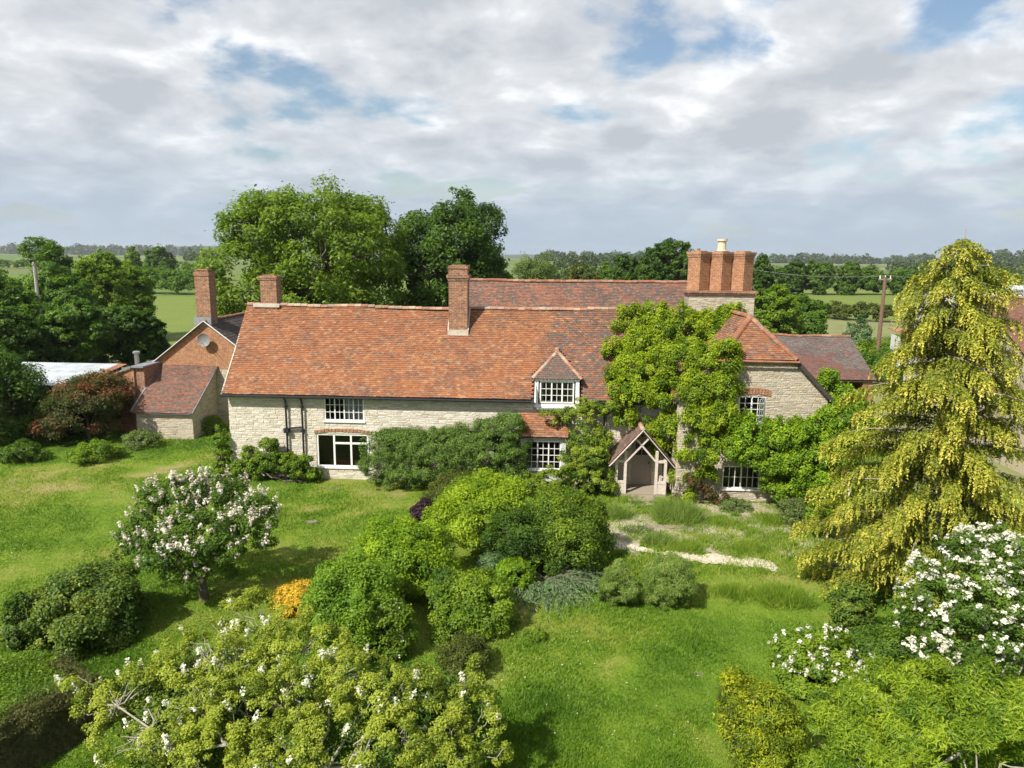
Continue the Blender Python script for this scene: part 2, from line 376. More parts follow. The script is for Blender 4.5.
def branches(mb, base, tips, rng, r0=0.2, limbs=6, fork=0.3, twig=0.02, n=5, wob=0.12, sub=None, arch=0.03, lf=0.88):
    tips = np.array(tips); base = np.array(base, float)
    cen = tips.mean(0); top = tips[:, 2].max()
    fk = base + (cen - base) * np.array([0.3, 0.3, 0]) ; fk[2] = base[2] + (cen[2] - base[2]) * fork
    def path(a, b, k, w_):
        t = np.linspace(0, 1, k)[:, None]; L_ = np.linalg.norm(b - a)
        pp = a + (b - a) * t; pp[1:-1] += rng.normal(size=(k - 2, 3)) * L_ * w_ * 0.5
        pp[:, 2] += np.sin(t[:, 0] * np.pi) * L_ * arch; return pp
    tr = path(base, fk, 4, wob * 0.6); mb.tube(tr, np.linspace(r0 * 1.25, r0 * 0.85, 4), max(n, 7))
    # limbs towards clustered tips
    sel = [tips[rng.integers(len(tips))]]
    while len(sel) < min(limbs, len(tips)):
        d = np.min([np.linalg.norm(tips - s, axis=1) for s in sel], 0); sel.append(tips[np.argmax(d * rng.uniform(.7, 1, len(d)))])
    lp = []; lr = []
    for s in sel:
        e = fk + (s - fk) * lf; pp = path(fk, e, 7, wob); rr = np.linspace(r0 * 0.62, twig * 1.5, 7)
        mb.tube(pp, rr, n, cap=False); lp += list(pp[1:]); lr += list(rr[1:])
    lp = np.array(lp); lr = np.array(lr)
    subs = tips if sub is None or sub >= len(tips) else tips[rng.choice(len(tips), sub, replace=False)]
    for s in subs:
        d = np.linalg.norm(lp - s, axis=1) + np.linalg.norm(lp - fk, axis=1) * 0.25
        j = np.argmin(d); pp = path(lp[j], s, 5, wob * 1.2)
        mb.tube(pp, np.linspace(min(lr[j], twig * 2.2), twig * 0.5, 5), 3, cap=False)

def plant(name, label, cat, base, lobes, mat, n, leaf, n2=None, cov=1.0, r2=0.3, aspect=0.5, seed=1, wood=None, r0=0.1, limbs=5, fork=0.25, twig=0.02, sub=60,
          group=None, rnd=0.42, up=0.35, droop=0.0, gap=None, tvar=0.22, flat=0.75, leafname='foliage', woodname='stem', top=-0.4, cut=None, arch=0.03, lf=0.8):
    rng = np.random.default_rng(seed)
    base = Vector(base); root = thing(name, label, cat, base, 0, group)
    C, Rr, D = sub_lobes(lobes, cov, r2, rng, top)
    if cut is not None: k = cut(C); C, Rr, D = C[k], Rr[k], D[k]
    pts, out, tint = leaf_points(C, Rr, D, n, rng, flat, tvar)
    if gap:
        k = vnoise(pts, gap[0], seed) < gap[1]; pts, out, tint = pts[k], out[k], tint[k]
    if cut is not None: k = cut(pts); pts, out, tint = pts[k], out[k], tint[k]
    b = np.array(base)
    leaf_object(leafname, pts - b, out, tint, mat, leaf, aspect, rnd, up, droop, parent=root, seed=seed)
    if wood is not None:
        mb = MB(); branches(mb, (0, 0, -0.05), C - b, rng, r0, limbs, fork, twig, sub=sub, arch=arch, lf=lf); mb.build(woodname, wood, root)
    return root, C, Rr, D

def dome_geo(x0, x1, yt, yb):
    """ground plant seen between px x0..x1, top row yt, base row yb"""
    xc = (x0 + x1) / 2; g = G(xc, yb); s = ppm(g); r = (x1 - x0) / 2 / s
    g2 = g + Vector((g.x, g.y, 0)).normalized() * r * 0.85
    s = ppm(g2); r = (x1 - x0) / 2 / s
    t = P(xc, yt, g2.y + r * 0.25); h = max(0.15, t.z)
    return Vector((g2.x, g2.y, 0)), r, h
def dome_lobes(c, r, h, rng, k=9, jit=0.25):
    L = [(c.x, c.y, h * 0.42, r * 0.72, r * 0.72, h * 0.5)]
    for i in range(k):
        a = 2 * math.pi * (i + rng.uniform(0, .6)) / k; rr = r * rng.uniform(0.42, 0.74); q = rng.uniform(0.22, 0.42) * r
        z = h * rng.uniform(0.2, 0.66)
        L.append((c.x + math.cos(a) * rr, c.y + math.sin(a) * rr, z, q, q, min(h * 0.36, h - z)))
    for i in range(max(3, k // 2)):
        a = rng.uniform(0, 6.28); rr = r * rng.uniform(0, 0.4); q = r * rng.uniform(0.28, 0.4)
        hz = h * rng.uniform(0.24, 0.34); L.append((c.x + math.cos(a) * rr, c.y + math.sin(a) * rr, h - hz * rng.uniform(1.0, 1.25), q, q, hz))
    return L
def shrub(name, label, px, mat, n, leaf, seed, cat='shrub', wood='bark', **kw):
    rng = np.random.default_rng(seed + 500)
    c, r, h = dome_geo(*px); L = dome_lobes(c, r * 0.86, h * 0.95, rng, kw.pop('k', 9))
    kw.setdefault('r2', max(0.1, min(r, h) * 0.2)); 
    return plant(name, label, cat, c, L, mat, n, leaf, seed=seed, wood=M[wood] if wood else None, r0=min(0.08, 0.05 * r + 0.02), twig=0.012, sub=40, **kw)
def tree_px(name, label, x0, x1, yt, Y, mat, n, leaf, seed, wood='bark', low=0.05, group=None, k1=14, gap=None, **kw):
    """tree at distance Y whose crown spans px x0..x1 and tops out at row yt"""
    rng = np.random.default_rng(seed + 900); xc = (x0 + x1) / 2
    t = P(xc, yt, Y); h = t.z; r = .96 * (x1 - x0) / 2 / ppm(P(xc, (yt + 300) / 2, Y)); c = Vector((t.x, Y, 0))
    zl = h * low; cz = (h + zl) / 2; rz = (h - zl) / 2
    L = [(c.x, c.y, cz, r * .6, r * .6, rz * .7)]
    for i in range(k1):
        d = randdir(1, rng)[0]; q = rng.uniform(0.3, 0.42)
        f = (1 - q)
        if d[2] < 0.15: d[:2] = d[:2] / np.linalg.norm(d[:2]) * rng.uniform(.75, 1.0)
        L.append((c.x + d[0] * r * f, c.y + d[1] * r * f, cz + d[2] * rz * f, r * q, r * q, rz * q))
    kw.setdefault('r2', max(0.4, r * 0.13)); kw.setdefault('n2', 22)
    return plant(name, label, 'tree', c, L, mat, n, leaf, seed=seed, wood=M[wood], r0=max(.12, r * 0.05), limbs=7, fork=0.4, twig=r * 0.008, sub=50, group=group,
                 leafname='crown', woodname='trunk', top=-0.75, gap=gap, **kw)

def blades(name, pts, h, wd, lean, tint, mat, parent=None, seed=0, kind=None):
    rng = np.random.default_rng(seed + 77); n = len(pts)
    hh = (h * rng.uniform(0.5, 1.2, n))[:, None] if np.isscalar(h) else h[:, None]
    a = rng.uniform(0, 6.283, n); side = np.stack([np.cos(a), np.sin(a), np.zeros(n)], 1) * wd / 2
    ln = rng.normal(size=(n, 3)) * lean; ln[:, 2] = 0
    if h is not None and hasattr(lean, '__len__'): pass
    v = np.empty((n, 3, 3), np.float32); v[:, 0] = pts - side; v[:, 1] = pts + side; v[:, 2] = pts + (np.array([0, 0, 1]) + ln) * hh
    return raw_mesh(name, v.reshape(-1, 3), 3, tint, mat, parent)
def tuft(name, label, px, h, n, mat, seed, cat='plant', wd=0.02, lean=0.35, group=None, flower=None):
    rng = np.random.default_rng(seed); c, r, hh = dome_geo(*px); h = h or hh
    root = thing(name, label, cat, c, 0, group)
    K = 12; ca = rng.uniform(0, 6.283, K); cr = np.sqrt(rng.uniform(0, 1, K)) * r * .7; cc = np.stack([np.cos(ca) * cr, np.sin(ca) * cr * .8], 1); ch_ = rng.uniform(.5, 1.05, K); ci = rng.integers(0, K, n)
    q = rng.normal(size=(n, 2)) * r * .22; p = np.c_[cc[ci] + q, np.zeros(n)]; rr = np.hypot(p[:, 0], p[:, 1]) / r; a = np.arctan2(p[:, 1], p[:, 0])
    hs = h * ch_[ci] * np.clip(1.1 - .35 * rr ** 2, .3, 1.1) * rng.uniform(0.35, 1.05, n)
    z0 = hs * rng.uniform(0, 0.45, n); p[:, 2] = z0
    tip = p + np.stack([np.cos(a) * rr * lean, np.sin(a) * rr * lean, np.ones(n)], 1) * (hs - z0)[:, None] + rng.normal(size=(n, 3)) * 0.24 * h * [1, 1, .4]
    s = unit(rng.normal(size=(n, 3)) * [1, 1, .1]) * wd / 2
    v = np.empty((n, 3, 3), np.float32); v[:, 0] = p - s; v[:, 1] = p + s; v[:, 2] = tip
    raw_mesh('foliage', v.reshape(-1, 3), 3, 0.5 + rng.normal(0, .22, K)[ci] + rng.normal(0, .2, n) + 0.1 * vnoise(p, 3 / r, seed), mat, root)
    if flower:
        k = rng.choice(n, flower[1]); q = tip[k]
        leaf_object('blossom', q, randdir(len(q), rng), rng.uniform(0, 1, len(q)), flower[0], flower[2], 0.7, parent=root, seed=seed)
    return root
# ------------------------------------------------------------------ building kit
def wobble(x, seed=0.0): return 0.5 * math.sin(x * 0.9 + seed) + 0.3 * math.sin(x * 2.3 + seed * 2.1) + 0.2 * math.sin(x * 4.7 + seed * 3.3)
def tiles(mb, O, U, S, W, Ln, inside=None, tw=0.165, g=0.105, sag=None, tint=None, rng=None, lip=0.02, under=True):
    rng = rng or random.Random(1)
    O = Vector(O); U = Vector(U).normalized(); S = Vector(S).normalized(); Nn = U.cross(S).normalized()
    if Nn.z < 0: Nn = -Nn
    nr = int(Ln / g); sag = sag or (lambda s, t: 0)
    for j in range(nr + 1):
        t0 = j * g; off = (j % 2) * tw / 2 + rng.uniform(-.01, .01)
        i = -1
        while True:
            i += 1; s0 = -off + i * tw
            if s0 >= W: break
            sa = max(0, s0 + .002); sb = min(W, s0 + tw - .002)
            if sb - sa < .03: continue
            t1 = min(Ln, t0 + g)
            if t1 - t0 < .01: continue
            sm = (sa + sb) / 2; tm = (t0 + t1) / 2
            if inside and not inside(sm, tm): continue
            z = sag(sm, tm); j1 = rng.uniform(0, .012); j2 = rng.uniform(-.006, .006); sl_ = rng.uniform(-.008, .008)
            def Q(s, t, n): return O + U * s + S * t + Nn * (z + n)
            a = Q(sa, t0 + sl_, lip + j1 + j2); b = Q(sb, t0 + sl_, lip + j1 - j2); c = Q(sb, t1 + .02, 0.001 + j1 * .5); d = Q(sa, t1 + .02, 0.001 + j1 * .5)
            e = Q(sa, t0 + sl_, -0.004); f = Q(sb, t0 + sl_, -0.004)
            tt = tint(sm, tm, rng) if tint else rng.random()
            mb.add([a, b, c, d, e, f], [(0, 1, 2, 3), (4, 5, 1, 0)], tt)
def stones(mb, O, U, W, Zf, holes=(), rng=None, inside=None, n=None, ch=(0.06, 0.12), sl=(0.14, 0.42), out=0.018, tv=None):
    """coursed rubble: O base corner, U along, Zf height; holes (s0,s1,z0,z1)"""
    rng = rng or random.Random(2); O = Vector(O); U = Vector(U).normalized(); Nn = Vector(n) if n else U.cross(Vector((0, 0, 1)))
    z = 0.0
    while z < Zf:
        hgt = rng.uniform(*ch); s = -rng.uniform(0, .2)
        while s < W:
            ln = rng.uniform(*sl); a = max(0, s + .006); b = min(W, s + ln - .006); s += ln
            if b - a < .04: continue
            za = z + .005; zb = min(Zf, z + hgt - .005)
            if zb - za < .02: continue
            segs = [(a, b)]
            for (h0, h1, y0, y1) in holes:
                if zb > y0 and za < y1:
                    ns = []
                    for (p, q) in segs:
                        if q <= h0 or p >= h1: ns.append((p, q)); continue
                        if p < h0 - .04: ns.append((p, h0))
                        if q > h1 + .04: ns.append((h1, q))
                    segs = ns
            for (p, q) in segs:
                if inside and not inside((p + q) / 2, (za + zb) / 2): continue
                o = out * rng.uniform(.25, 1.0); k = [rng.uniform(-.011, .011) + .022 * wobble(p * 1.7 + z * 3, z * 5) for _ in range(4)] + [rng.uniform(-.007, .007) for _ in range(4)]; bv = min(.02, (q - p) * .2)
                def Q(x, y, nn): return O + U * x + Vector((0, 0, y)) + Nn * nn
                vs = [Q(p, za + k[0], 0), Q(q, za + k[1], 0), Q(q, zb + k[2], 0), Q(p, zb + k[3], 0),
                      Q(p + bv, za + .012 + k[0], o + k[4]), Q(q - bv, za + .012 + k[1], o + k[5]), Q(q - bv, zb - .012 + k[2], o + k[6]), Q(p + bv, zb - .012 + k[3], o + k[7])]
                mb.add(vs, [(4, 5, 6, 7), (0, 1, 5, 4), (1, 2, 6, 5), (2, 3, 7, 6), (3, 0, 4, 7)], tv(rng) if tv else rng.random())
        z += hgt
def wall_sheet(mb, O, U, W, Zf, holes=(), depth=0.3, n=None, tri=None):
    """wall face with real openings and reveals"""
    O = Vector(O); U = Vector(U).normalized(); Nn = Vector(n) if n else U.cross(Vector((0, 0, 1)))
    xs = sorted({0, W} | {h[0] for h in holes} | {h[1] for h in holes}); zs = sorted({0, Zf} | {h[2] for h in holes} | {h[3] for h in holes})
    Q = lambda x, y, d=0: O + U * x + Vector((0, 0, y)) - Nn * d
    for i in range(len(xs) - 1):
        for j in range(len(zs) - 1):
            xm = (xs[i] + xs[i + 1]) / 2; zm = (zs[j] + zs[j + 1]) / 2
            if any(h[0] < xm < h[1] and h[2] < zm < h[3] for h in holes): continue
            mb.quad(Q(xs[i], zs[j]), Q(xs[i + 1], zs[j]), Q(xs[i + 1], zs[j + 1]), Q(xs[i], zs[j + 1]))
    for (a, b, c, d) in holes:
        mb.quad(Q(a, c), Q(a, d), Q(a, d, depth), Q(a, c, depth)); mb.quad(Q(b, d), Q(b, c), Q(b, c, depth), Q(b, d, depth))
        mb.quad(Q(a, d), Q(b, d), Q(b, d, depth), Q(a, d, depth)); mb.quad(Q(b, c), Q(a, c), Q(a, c, depth), Q(b, c, depth))
def window(parent, u0, u1, z0, z1, v, lights=2, cols=2, rows=3, fr=0.06, mull=0.05, bar=0.022, sill=True, d=0.10, top_split=None, label=None, curtain=None):
    """casement window facing -v ; front of the frame at v"""
    m = MB(); y0, y1 = v, v + .07
    m.box(u0, u1, y0, y1, z0, z0 + fr); m.box(u0, u1, y0, y1, z1 - fr, z1)
    m.box(u0, u0 + fr, y0 + .001, y1, z0 + fr, z1 - fr); m.box(u1 - fr, u1, y0 + .001, y1, z0 + fr, z1 - fr)
    iw = (u1 - u0 - 2 * fr)
    edges = lights if isinstance(lights, (list, tuple)) else [i / lights for i in range(lights + 1)]
    for i in range(1, len(edges) - 1):
        x = u0 + fr + iw * edges[i]; m.box(x - mull / 2, x + mull / 2, y0 + .002, y1, z0 + fr, z1 - fr)
    for i in range(len(edges) - 1):
        a = u0 + fr + iw * edges[i] + (mull / 2 if i else 0); b = u0 + fr + iw * edges[i + 1] - (mull / 2 if i < len(edges) - 2 else 0)
        za, zb = z0 + fr, z1 - fr
        if top_split and i in top_split[1]:
            zt = za + (zb - za) * top_split[0]; m.box(a, b, y0 + .004, y1, zt - mull / 2, zt + mull / 2)
        for c in range(1, cols):
            x = a + (b - a) * c / cols; m.box(x - bar / 2, x + bar / 2, y0 + .02, y0 + .045, za, zb)
        for r in range(1, rows):
            z = za + (zb - za) * r / rows; m.box(a, b, y0 + .021, y0 + .044, z - bar / 2, z + bar / 2)
    f = m.build('window', M['white'], parent, label)
    g = MB(); g.quad((u0 + .01, y0 + .05, z0 + .01), (u1 - .01, y0 + .05, z0 + .01), (u1 - .01, y0 + .05, z1 - .01), (u0 + .01, y0 + .05, z1 - .01)); g.build('glass', M['glass'], f)
    if sill:
        s = MB(); s.box(u0 - .05, u1 + .05, v - .09, v + .02, z0 - .06, z0 - .002); s.build('sill', M['white'], f)
    if curtain:
        for (p, q) in curtain:
            k = 10; c = MB()
            for i in range(k):
                xa = u0 + (u1 - u0) * (p + (q - p) * i / k); xb = u0 + (u1 - u0) * (p + (q - p) * (i + 1) / k)
                ya = v + .14 + .03 * (i % 2); yb = v + .14 + .03 * ((i + 1) % 2)
                c.quad((xa, ya, z0 + .02), (xb, yb, z0 + .02), (xb, yb, z1 - .03), (xa, ya, z1 - .03))
            c.build('curtain', M['curtain'], f)
    return f
def chimney(parent, x, y, z0, z1, wx, wy, mat, rot=0, bands=((0.0, .05, .12),), label=None, pot=None):
    m = MB()
    m.box(-wx / 2, wx / 2, -wy / 2, wy / 2, z0, z1)
    for (dz, e, h) in bands:   # distance below top, overhang, height
        m.box(-wx / 2 - e, wx / 2 + e, -wy / 2 - e, wy / 2 + e, z1 - dz - h, z1 - dz + .004)
    m.box(-wx / 2 + .1, wx / 2 - .1, -wy / 2 + .1, wy / 2 - .1, z1, z1 + .05)
    o = m.build('chimney', mat, parent, label); o.location = (x, y, 0); o.rotation_euler = (0, 0, rot); return o

# ================================================================== SETTING
def ground_mat():
    m, nt, b, out = newmat('fields_ground'); L = nt.links.new
    tc = nt.nodes.new('ShaderNodeTexCoord'); mp = nt.nodes.new('ShaderNodeMapping'); mp.inputs['Rotation'].default_value = (0, 0, .4); mp.inputs['Scale'].default_value = (1, .8, 1)
    L(tc.outputs['Object'], mp.inputs[0]); vo = nt.nodes.new('ShaderNodeTexVoronoi'); vo.inputs['Scale'].default_value = 0.0042; L(mp.outputs[0], vo.inputs[0])
    bw = nt.nodes.new('ShaderNodeSeparateColor'); L(vo.outputs['Color'], bw.inputs[0])
    col = ramp_node(nt, [(0.10, 0.15, 0.035), (0.13, 0.19, 0.04), (0.08, 0.13, 0.03), (0.22, 0.22, 0.10), (0.12, 0.17, 0.05)], bw.outputs[0], L)
    n = noise_out(nt, L, 0.35, 8, 0.7); col = mixc(nt, L, mrange(nt, L, n, .35, .65, 0, .45), col, (0.06, 0.09, 0.022))
    L(col, b.inputs['Base Color']); b.inputs['Roughness'].default_value = .95; b.inputs['Specular IOR Level'].default_value = .1; return m
g = MB(); S = 9000
g.quad((-S, -60, -.02), (S, -60, -.02), (S, S, -.02), (-S, S, -.02)); o = g.build('ground', ground_mat()); o['kind'] = 'structure'

def grass_mat(name, cols, ns=2.2):
    m, nt, b, out = newmat(name); L = nt.links.new
    col = ramp_node(nt, cols, attr(nt), L)
    n = noise_out(nt, L, ns, 8, .75); col = mixc(nt, L, mrange(nt, L, n, .35, .68, 0, .4), col, tuple(x * .55 for x in cols[1]))
    n2 = noise_out(nt, L, 30, 4, .7); col = mixc(nt, L, mrange(nt, L, n2, .4, .65, 0, .35), col, tuple(x * .5 for x in cols[0]))
    L(col, b.inputs['Base Color']); b.inputs['Roughness'].default_value = .9; b.inputs['Specular IOR Level'].default_value = .15
    bump(nt, L, n2, b, .8, .03); return m
M['lawn'] = grass_mat('lawn_turf', [(0.07, 0.13, 0.012), (0.12, 0.20, 0.017), (0.17, 0.25, 0.024), (0.23, 0.25, 0.05), (0.32, 0.27, 0.11)])
M['field'] = grass_mat('pasture_grass', [(0.13, 0.18, 0.035), (0.15, 0.20, 0.04), (0.17, 0.215, 0.045), (0.19, 0.21, 0.06)], .3)
def sheet(name, pts, z, mat, kind='structure', t=.5):
    q = MB(); q.poly([(p[0], p[1], z) for p in pts], t); o = q.build(name, mat); o['kind'] = kind; return o
def gxy(x, y): p = G(x, y); return (p.x, p.y)
sheet('pasture', [gxy(60, 350), gxy(240, 350), gxy(262, 297), gxy(118, 296)], .02, M['field'])
sheet('field', [gxy(760, 318), gxy(1080, 322), gxy(1090, 292), gxy(770, 288)], .02, M['field'])
def dry(p):
    """0 lush .. 1 dry, over world xy"""
    q = np.c_[p[:, :2], np.zeros(len(p))]
    t = 0.38 + .30 * vnoise(q, .45, 5) + .20 * vnoise(q, 1.5, 6) + .12 * vnoise(q, 5, 8)
    # worn patches close to the house and bank
    for (px_, py_, r, a) in [(395, 505, 2.4, .42), (270, 500, 2.0, .35), (45, 470, 2.5, .25), (180, 465, 3, .25), (310, 520, 1.2, .35), (400, 545, 1.2, .4), (240, 498, .8, .3), (600, 640, 1.6, .2), (800, 590, .9, .3), (470, 690, .8, .3), (230, 478, 1.0, .5), (150, 470, 1.2, .3), (585, 660, .9, .3)]:
        g_ = G(px_, py_); d = np.hypot(p[:, 0] - g_.x, (p[:, 1] - g_.y)); t += 1.35 * a * np.exp(-(d / r) ** 2) * (0.6 + .8 * np.clip(vnoise(q, 3, 9), -.5, 1))
    for (px_, py_, r, a) in [(60, 540, 4, -.08), (640, 700, 3, .10), (720, 600, 2.4, .06), (30, 680, 2, .1)]:
        g_ = G(px_, py_); d = np.hypot(p[:, 0] - g_.x, p[:, 1] - g_.y); t += a * np.exp(-(d / r) ** 2)
    return t
def lawn_z(x, y): return 0.03 + .025 * np.sin(x * .9 + y * .4) + .02 * np.sin(x * .37 - y * 1.1 + 2) + .012 * np.sin(x * 3.1) * np.sin(y * 2.7)
def grid_lawn():
    x0, x1, y0, y1, st = -30, 22, 8, 44, .16
    xs = np.arange(x0, x1, st); ys = np.arange(y0, y1, st); X, Y = np.meshgrid(xs, ys); Z = lawn_z(X, Y)
    v = np.stack([X, Y, Z], -1).reshape(-1, 3); nx, ny = len(xs), len(ys)
    i = (np.arange(ny - 1)[:, None] * nx + np.arange(nx - 1)[None]).ravel(); f = np.stack([i, i + 1, i + nx + 1, i + nx], 1)
    me = bpy.data.meshes.new('lawn'); me.vertices.add(len(v)); me.vertices.foreach_set('co', v.astype(np.float32).ravel())
    me.loops.add(f.size); me.loops.foreach_set('vertex_index', f.ravel().astype(np.int32)); me.polygons.add(len(f))
    me.polygons.foreach_set('loop_start', np.arange(0, f.size, 4, dtype=np.int32)); me.update(calc_edges=True)
    me.polygons.foreach_set('use_smooth', np.ones(len(f), bool))
    at = me.attributes.new('tint', 'FLOAT', 'POINT'); at.data.foreach_set('value', np.clip(dry(v), 0, 1).astype(np.float32))
    me.materials.append(M['lawn']); o = bpy.data.objects.new('lawn', me); COL.objects.link(o); o['kind'] = 'structure'
grid_lawn()
# far hills with a wooded skyline
def hills(name, x0, x1, Y, hf, mat, depth=600, seed=1):
    n = 240; xs = np.linspace(x0, x1, n); v = []; f = []
    for j, (yy, k) in enumerate([(Y - depth * .5, 0), (Y - depth * .25, .55), (Y, 1.0), (Y + depth * .5, .4)]):
        for i, x in enumerate(xs): v.append((x, yy + 60 * math.sin(x * .003 + j), max(-.5, hf(x) * k)))
    for j in range(3):
        for i in range(n - 1): f.append((j * n + i, j * n + i + 1, (j + 1) * n + i + 1, (j + 1) * n + i))
    m = MB(); m.add(v, f); o = m.build(name, mat, smooth=True); o['kind'] = 'structure'; return o
M['hill'] = plain('wooded_hillside', (0.055, 0.075, 0.03), .95, var=.5, scale=.01)
def leafm(name, base, **kw):
    c0 = tuple(x * .55 for x in base); c2 = tuple(min(.4, x * 1.5) for x in base); return leaf_mat(name, c0, base, c2, **kw)
M['far_leaf'] = leafm('distant_wood_leaves', (0.04, 0.062, 0.022), trans=.15)
M['mid_leaf'] = leafm('middle_distance_leaves', (0.06, 0.09, 0.022), trans=.2)
hills('hills', -5200, -600, 3300, lambda x: 42 + 10 * math.sin(x * .0011 + 1) + 5 * math.sin(x * .004), M['hill'], 1500)
hills('hills', 500, 5200, 3000, lambda x: 22 + 9 * math.sin(x * .0016 + 2.2) + 4 * math.sin(x * .005) + (16 if x > 2050 else 16 * max(0, (x - 1950) / 100)), M['hill'], 1500)
hills('hills', -1200, 1500, 3600, lambda x: 13 + 5 * math.sin(x * .002 + 2.2) + 3 * math.sin(x * .006), M['hill'], 1500)
def wood(name, x0, x1, Y, h, n, leaf, seed, label=None, dy=30, mat='far_leaf', h2=None):
    """a far-off belt of trees that reads as one mass"""
    rng = np.random.default_rng(seed); k = max(4, int((x1 - x0) / (h * .22)))
    xs = np.linspace(x0, x1, k) + rng.normal(0, h * .3, k); hh = h * rng.uniform(.6, 1.12, k)
    if h2 is not None: hh *= np.linspace(1, h2, k)
    ys = Y + rng.uniform(-dy, dy, k)
    idx = rng.integers(0, k, n); d = randdir(n, rng); d[:, 2] = np.abs(d[:, 2]) * 1.0
    r = hh[idx] * .5
    p = np.stack([xs[idx] + d[:, 0] * r * .9, ys[idx] + d[:, 1] * r * .9, hh[idx] * (.12 + .88 * d[:, 2] * rng.uniform(.6, 1, n))], 1)
    lo = rng.random(n) < .25; p[lo, 2] = hh[idx][lo] * rng.uniform(0, .4, lo.sum())
    t = .5 + rng.normal(0, .15, k)[idx] + rng.normal(0, .12, n)
    o = leaf_object(name, p, d, t, M[mat], leaf, .8, seed=seed); o['kind'] = 'stuff'; return o
def woodpx(name, xa, xb, Y, h, n, seed, **kw):
    n = int(n * 1.6)
    wood(name, P(xa, 250, Y).x, P(xb, 250, Y).x, Y, h, n, max(.5, Y / FPX * 2.4), seed, **kw)
woodpx('far_wood', -60, 215, 2300, 34, 9000, 3, dy=120)
woodpx('far_wood', 195, 215, 900, 14, 900, 31)
woodpx('far_wood', 540, 700, 1500, 24, 8000, 4, dy=80)
woodpx('far_wood', 560, 640, 700, 12, 5000, 41, dy=60)
woodpx('far_wood', 760, 1100, 1700, 24, 14000, 5, dy=120)
woodpx('far_wood', 968, 1100, 1100, 26, 9000, 6, dy=60, h2=1.3)
woodpx('far_wood', 900, 1100, 600, 10, 6000, 61, dy=30)
woodpx('far_wood', 740, 1120, 330, 7.5, 12000, 62, dy=25, mat='mid_leaf')
woodpx('far_wood', 545, 700, 300, 7, 8000, 63, dy=40, mat='mid_leaf')

# ================================================================== FARMHOUSE
HO = P(230, 430, 31.0); HO.z = 0
HF = Frame(HO, -R(2.6))
house = HF.empty('farmhouse', 'long stone farmhouse with red clay tile roof, dormer, gabled porch and clustered brick chimneys', 'house')
WV = -1.8                                   # front plane of the cross wing
UW0 = HF.hit(678, 450, WV)[0]; UW1 = HF.hit(828, 400, WV)[0]; WC = (UW0 + UW1) / 2; WH = (UW1 - UW0) / 2
EZ = HF.hit(400, 397, -.3)[1]               # eaves height
DEP = 6.2; RV = DEP / 2
RZ = HF.hit(400, 307, RV)[1]
UE = UW0                                    # main range ends at the wing
DEPW = 9.5
pitch_len = math.hypot(RV + .3, RZ - EZ); SL = Vector((0, RV + .3, RZ - EZ)).normalized()
def roofz(v): return EZ + (v + .3) / (RV + .3) * (RZ - EZ)
print('house', HO, 'EZ', EZ, 'RZ', RZ, 'UW', UW0, UW1)
# openings on the main front
uw = lambda x, y, v=0: HF.hit(x, y, v)
A0, A1 = uw(324, 410)[0], uw(364, 410)[0]; Az0, Az1 = uw(344, 421)[1], uw(344, 396.5)[1]
B0, B1 = uw(317, 450)[0], uw(371, 450)[0]; Bz0, Bz1 = uw(340, 467)[1], uw(340, 434)[1]
EZw = EZ - .1
holes = [(A0, A1, Az0, min(Az1, EZw - .02)), (B0, B1, Bz0, Bz1)]
D0, D1 = uw(534.5, 400, -.05)[0], uw(579, 400, -.05)[0]; Dz0, Dz1 = uw(556, 408, -.05)[1], uw(556, 379, -.05)[1]
C0, C1 = uw(525, 455, -.55)[0], uw(561, 455, -.55)[0]; Cz0, Cz1 = uw(543, 470, -.55)[1], uw(543, 441, -.55)[1]
PD = uw(641, 470, 0)[0]
holes.append((C0 + .1, C1 - .1, Cz0 + .1, Cz1)); holes.append((PD - .45, PD + .45, .15, 2.1)); holes.append((D0 + .12, D1 - .12, Dz0 + .1, EZw))
rr = random.Random(5)
m = MB(); wall_sheet(m, (0, 0, -.1), (1, 0, 0), UE, EZw + .1, [(a, b, c + .1, d + .1) for a, b, c, d in holes], .3, n=(0, -1, 0))
# left gable, back
m.poly([(0, DEP, -.1), (0, 0, -.1), (0, 0, EZ + .05), (0, RV, RZ - .12), (0, DEP, EZ + .05)]); m.quad((UE, DEP, -.1), (0, DEP, -.1), (0, DEP, EZ), (UE, DEP, EZ))
m.build('wall_core', M['mortar'], house)
m = MB()
stones(m, (0, 0, -.1), (1, 0, 0), UE, EZw + .1, [(a - .02, b + .02, c + .08, d + .1) for a, b, c, d in holes], rr, n=(0, -1, 0))
stones(m, (0, DEP, -.1), (0, -1, 0), DEP, RZ, (), rr, inside=lambda s, z: z < EZ + .1 + (RZ - EZ - .2) * (1 - abs(s - RV) / RV), n=(-1, 0, 0))
m.build('stone_wall', M['stone'], house)
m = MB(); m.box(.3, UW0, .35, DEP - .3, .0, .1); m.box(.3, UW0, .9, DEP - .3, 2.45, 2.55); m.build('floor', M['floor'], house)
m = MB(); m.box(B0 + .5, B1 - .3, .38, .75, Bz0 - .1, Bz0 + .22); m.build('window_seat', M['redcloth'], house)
m = MB(); m.quad((0.1, 1.6, 0), (UE, 1.6, 0), (UE, 1.6, EZ + 1.2), (0.1, 1.6, EZ + 1.2)); m.build('inner_wall', M['floor'], house)
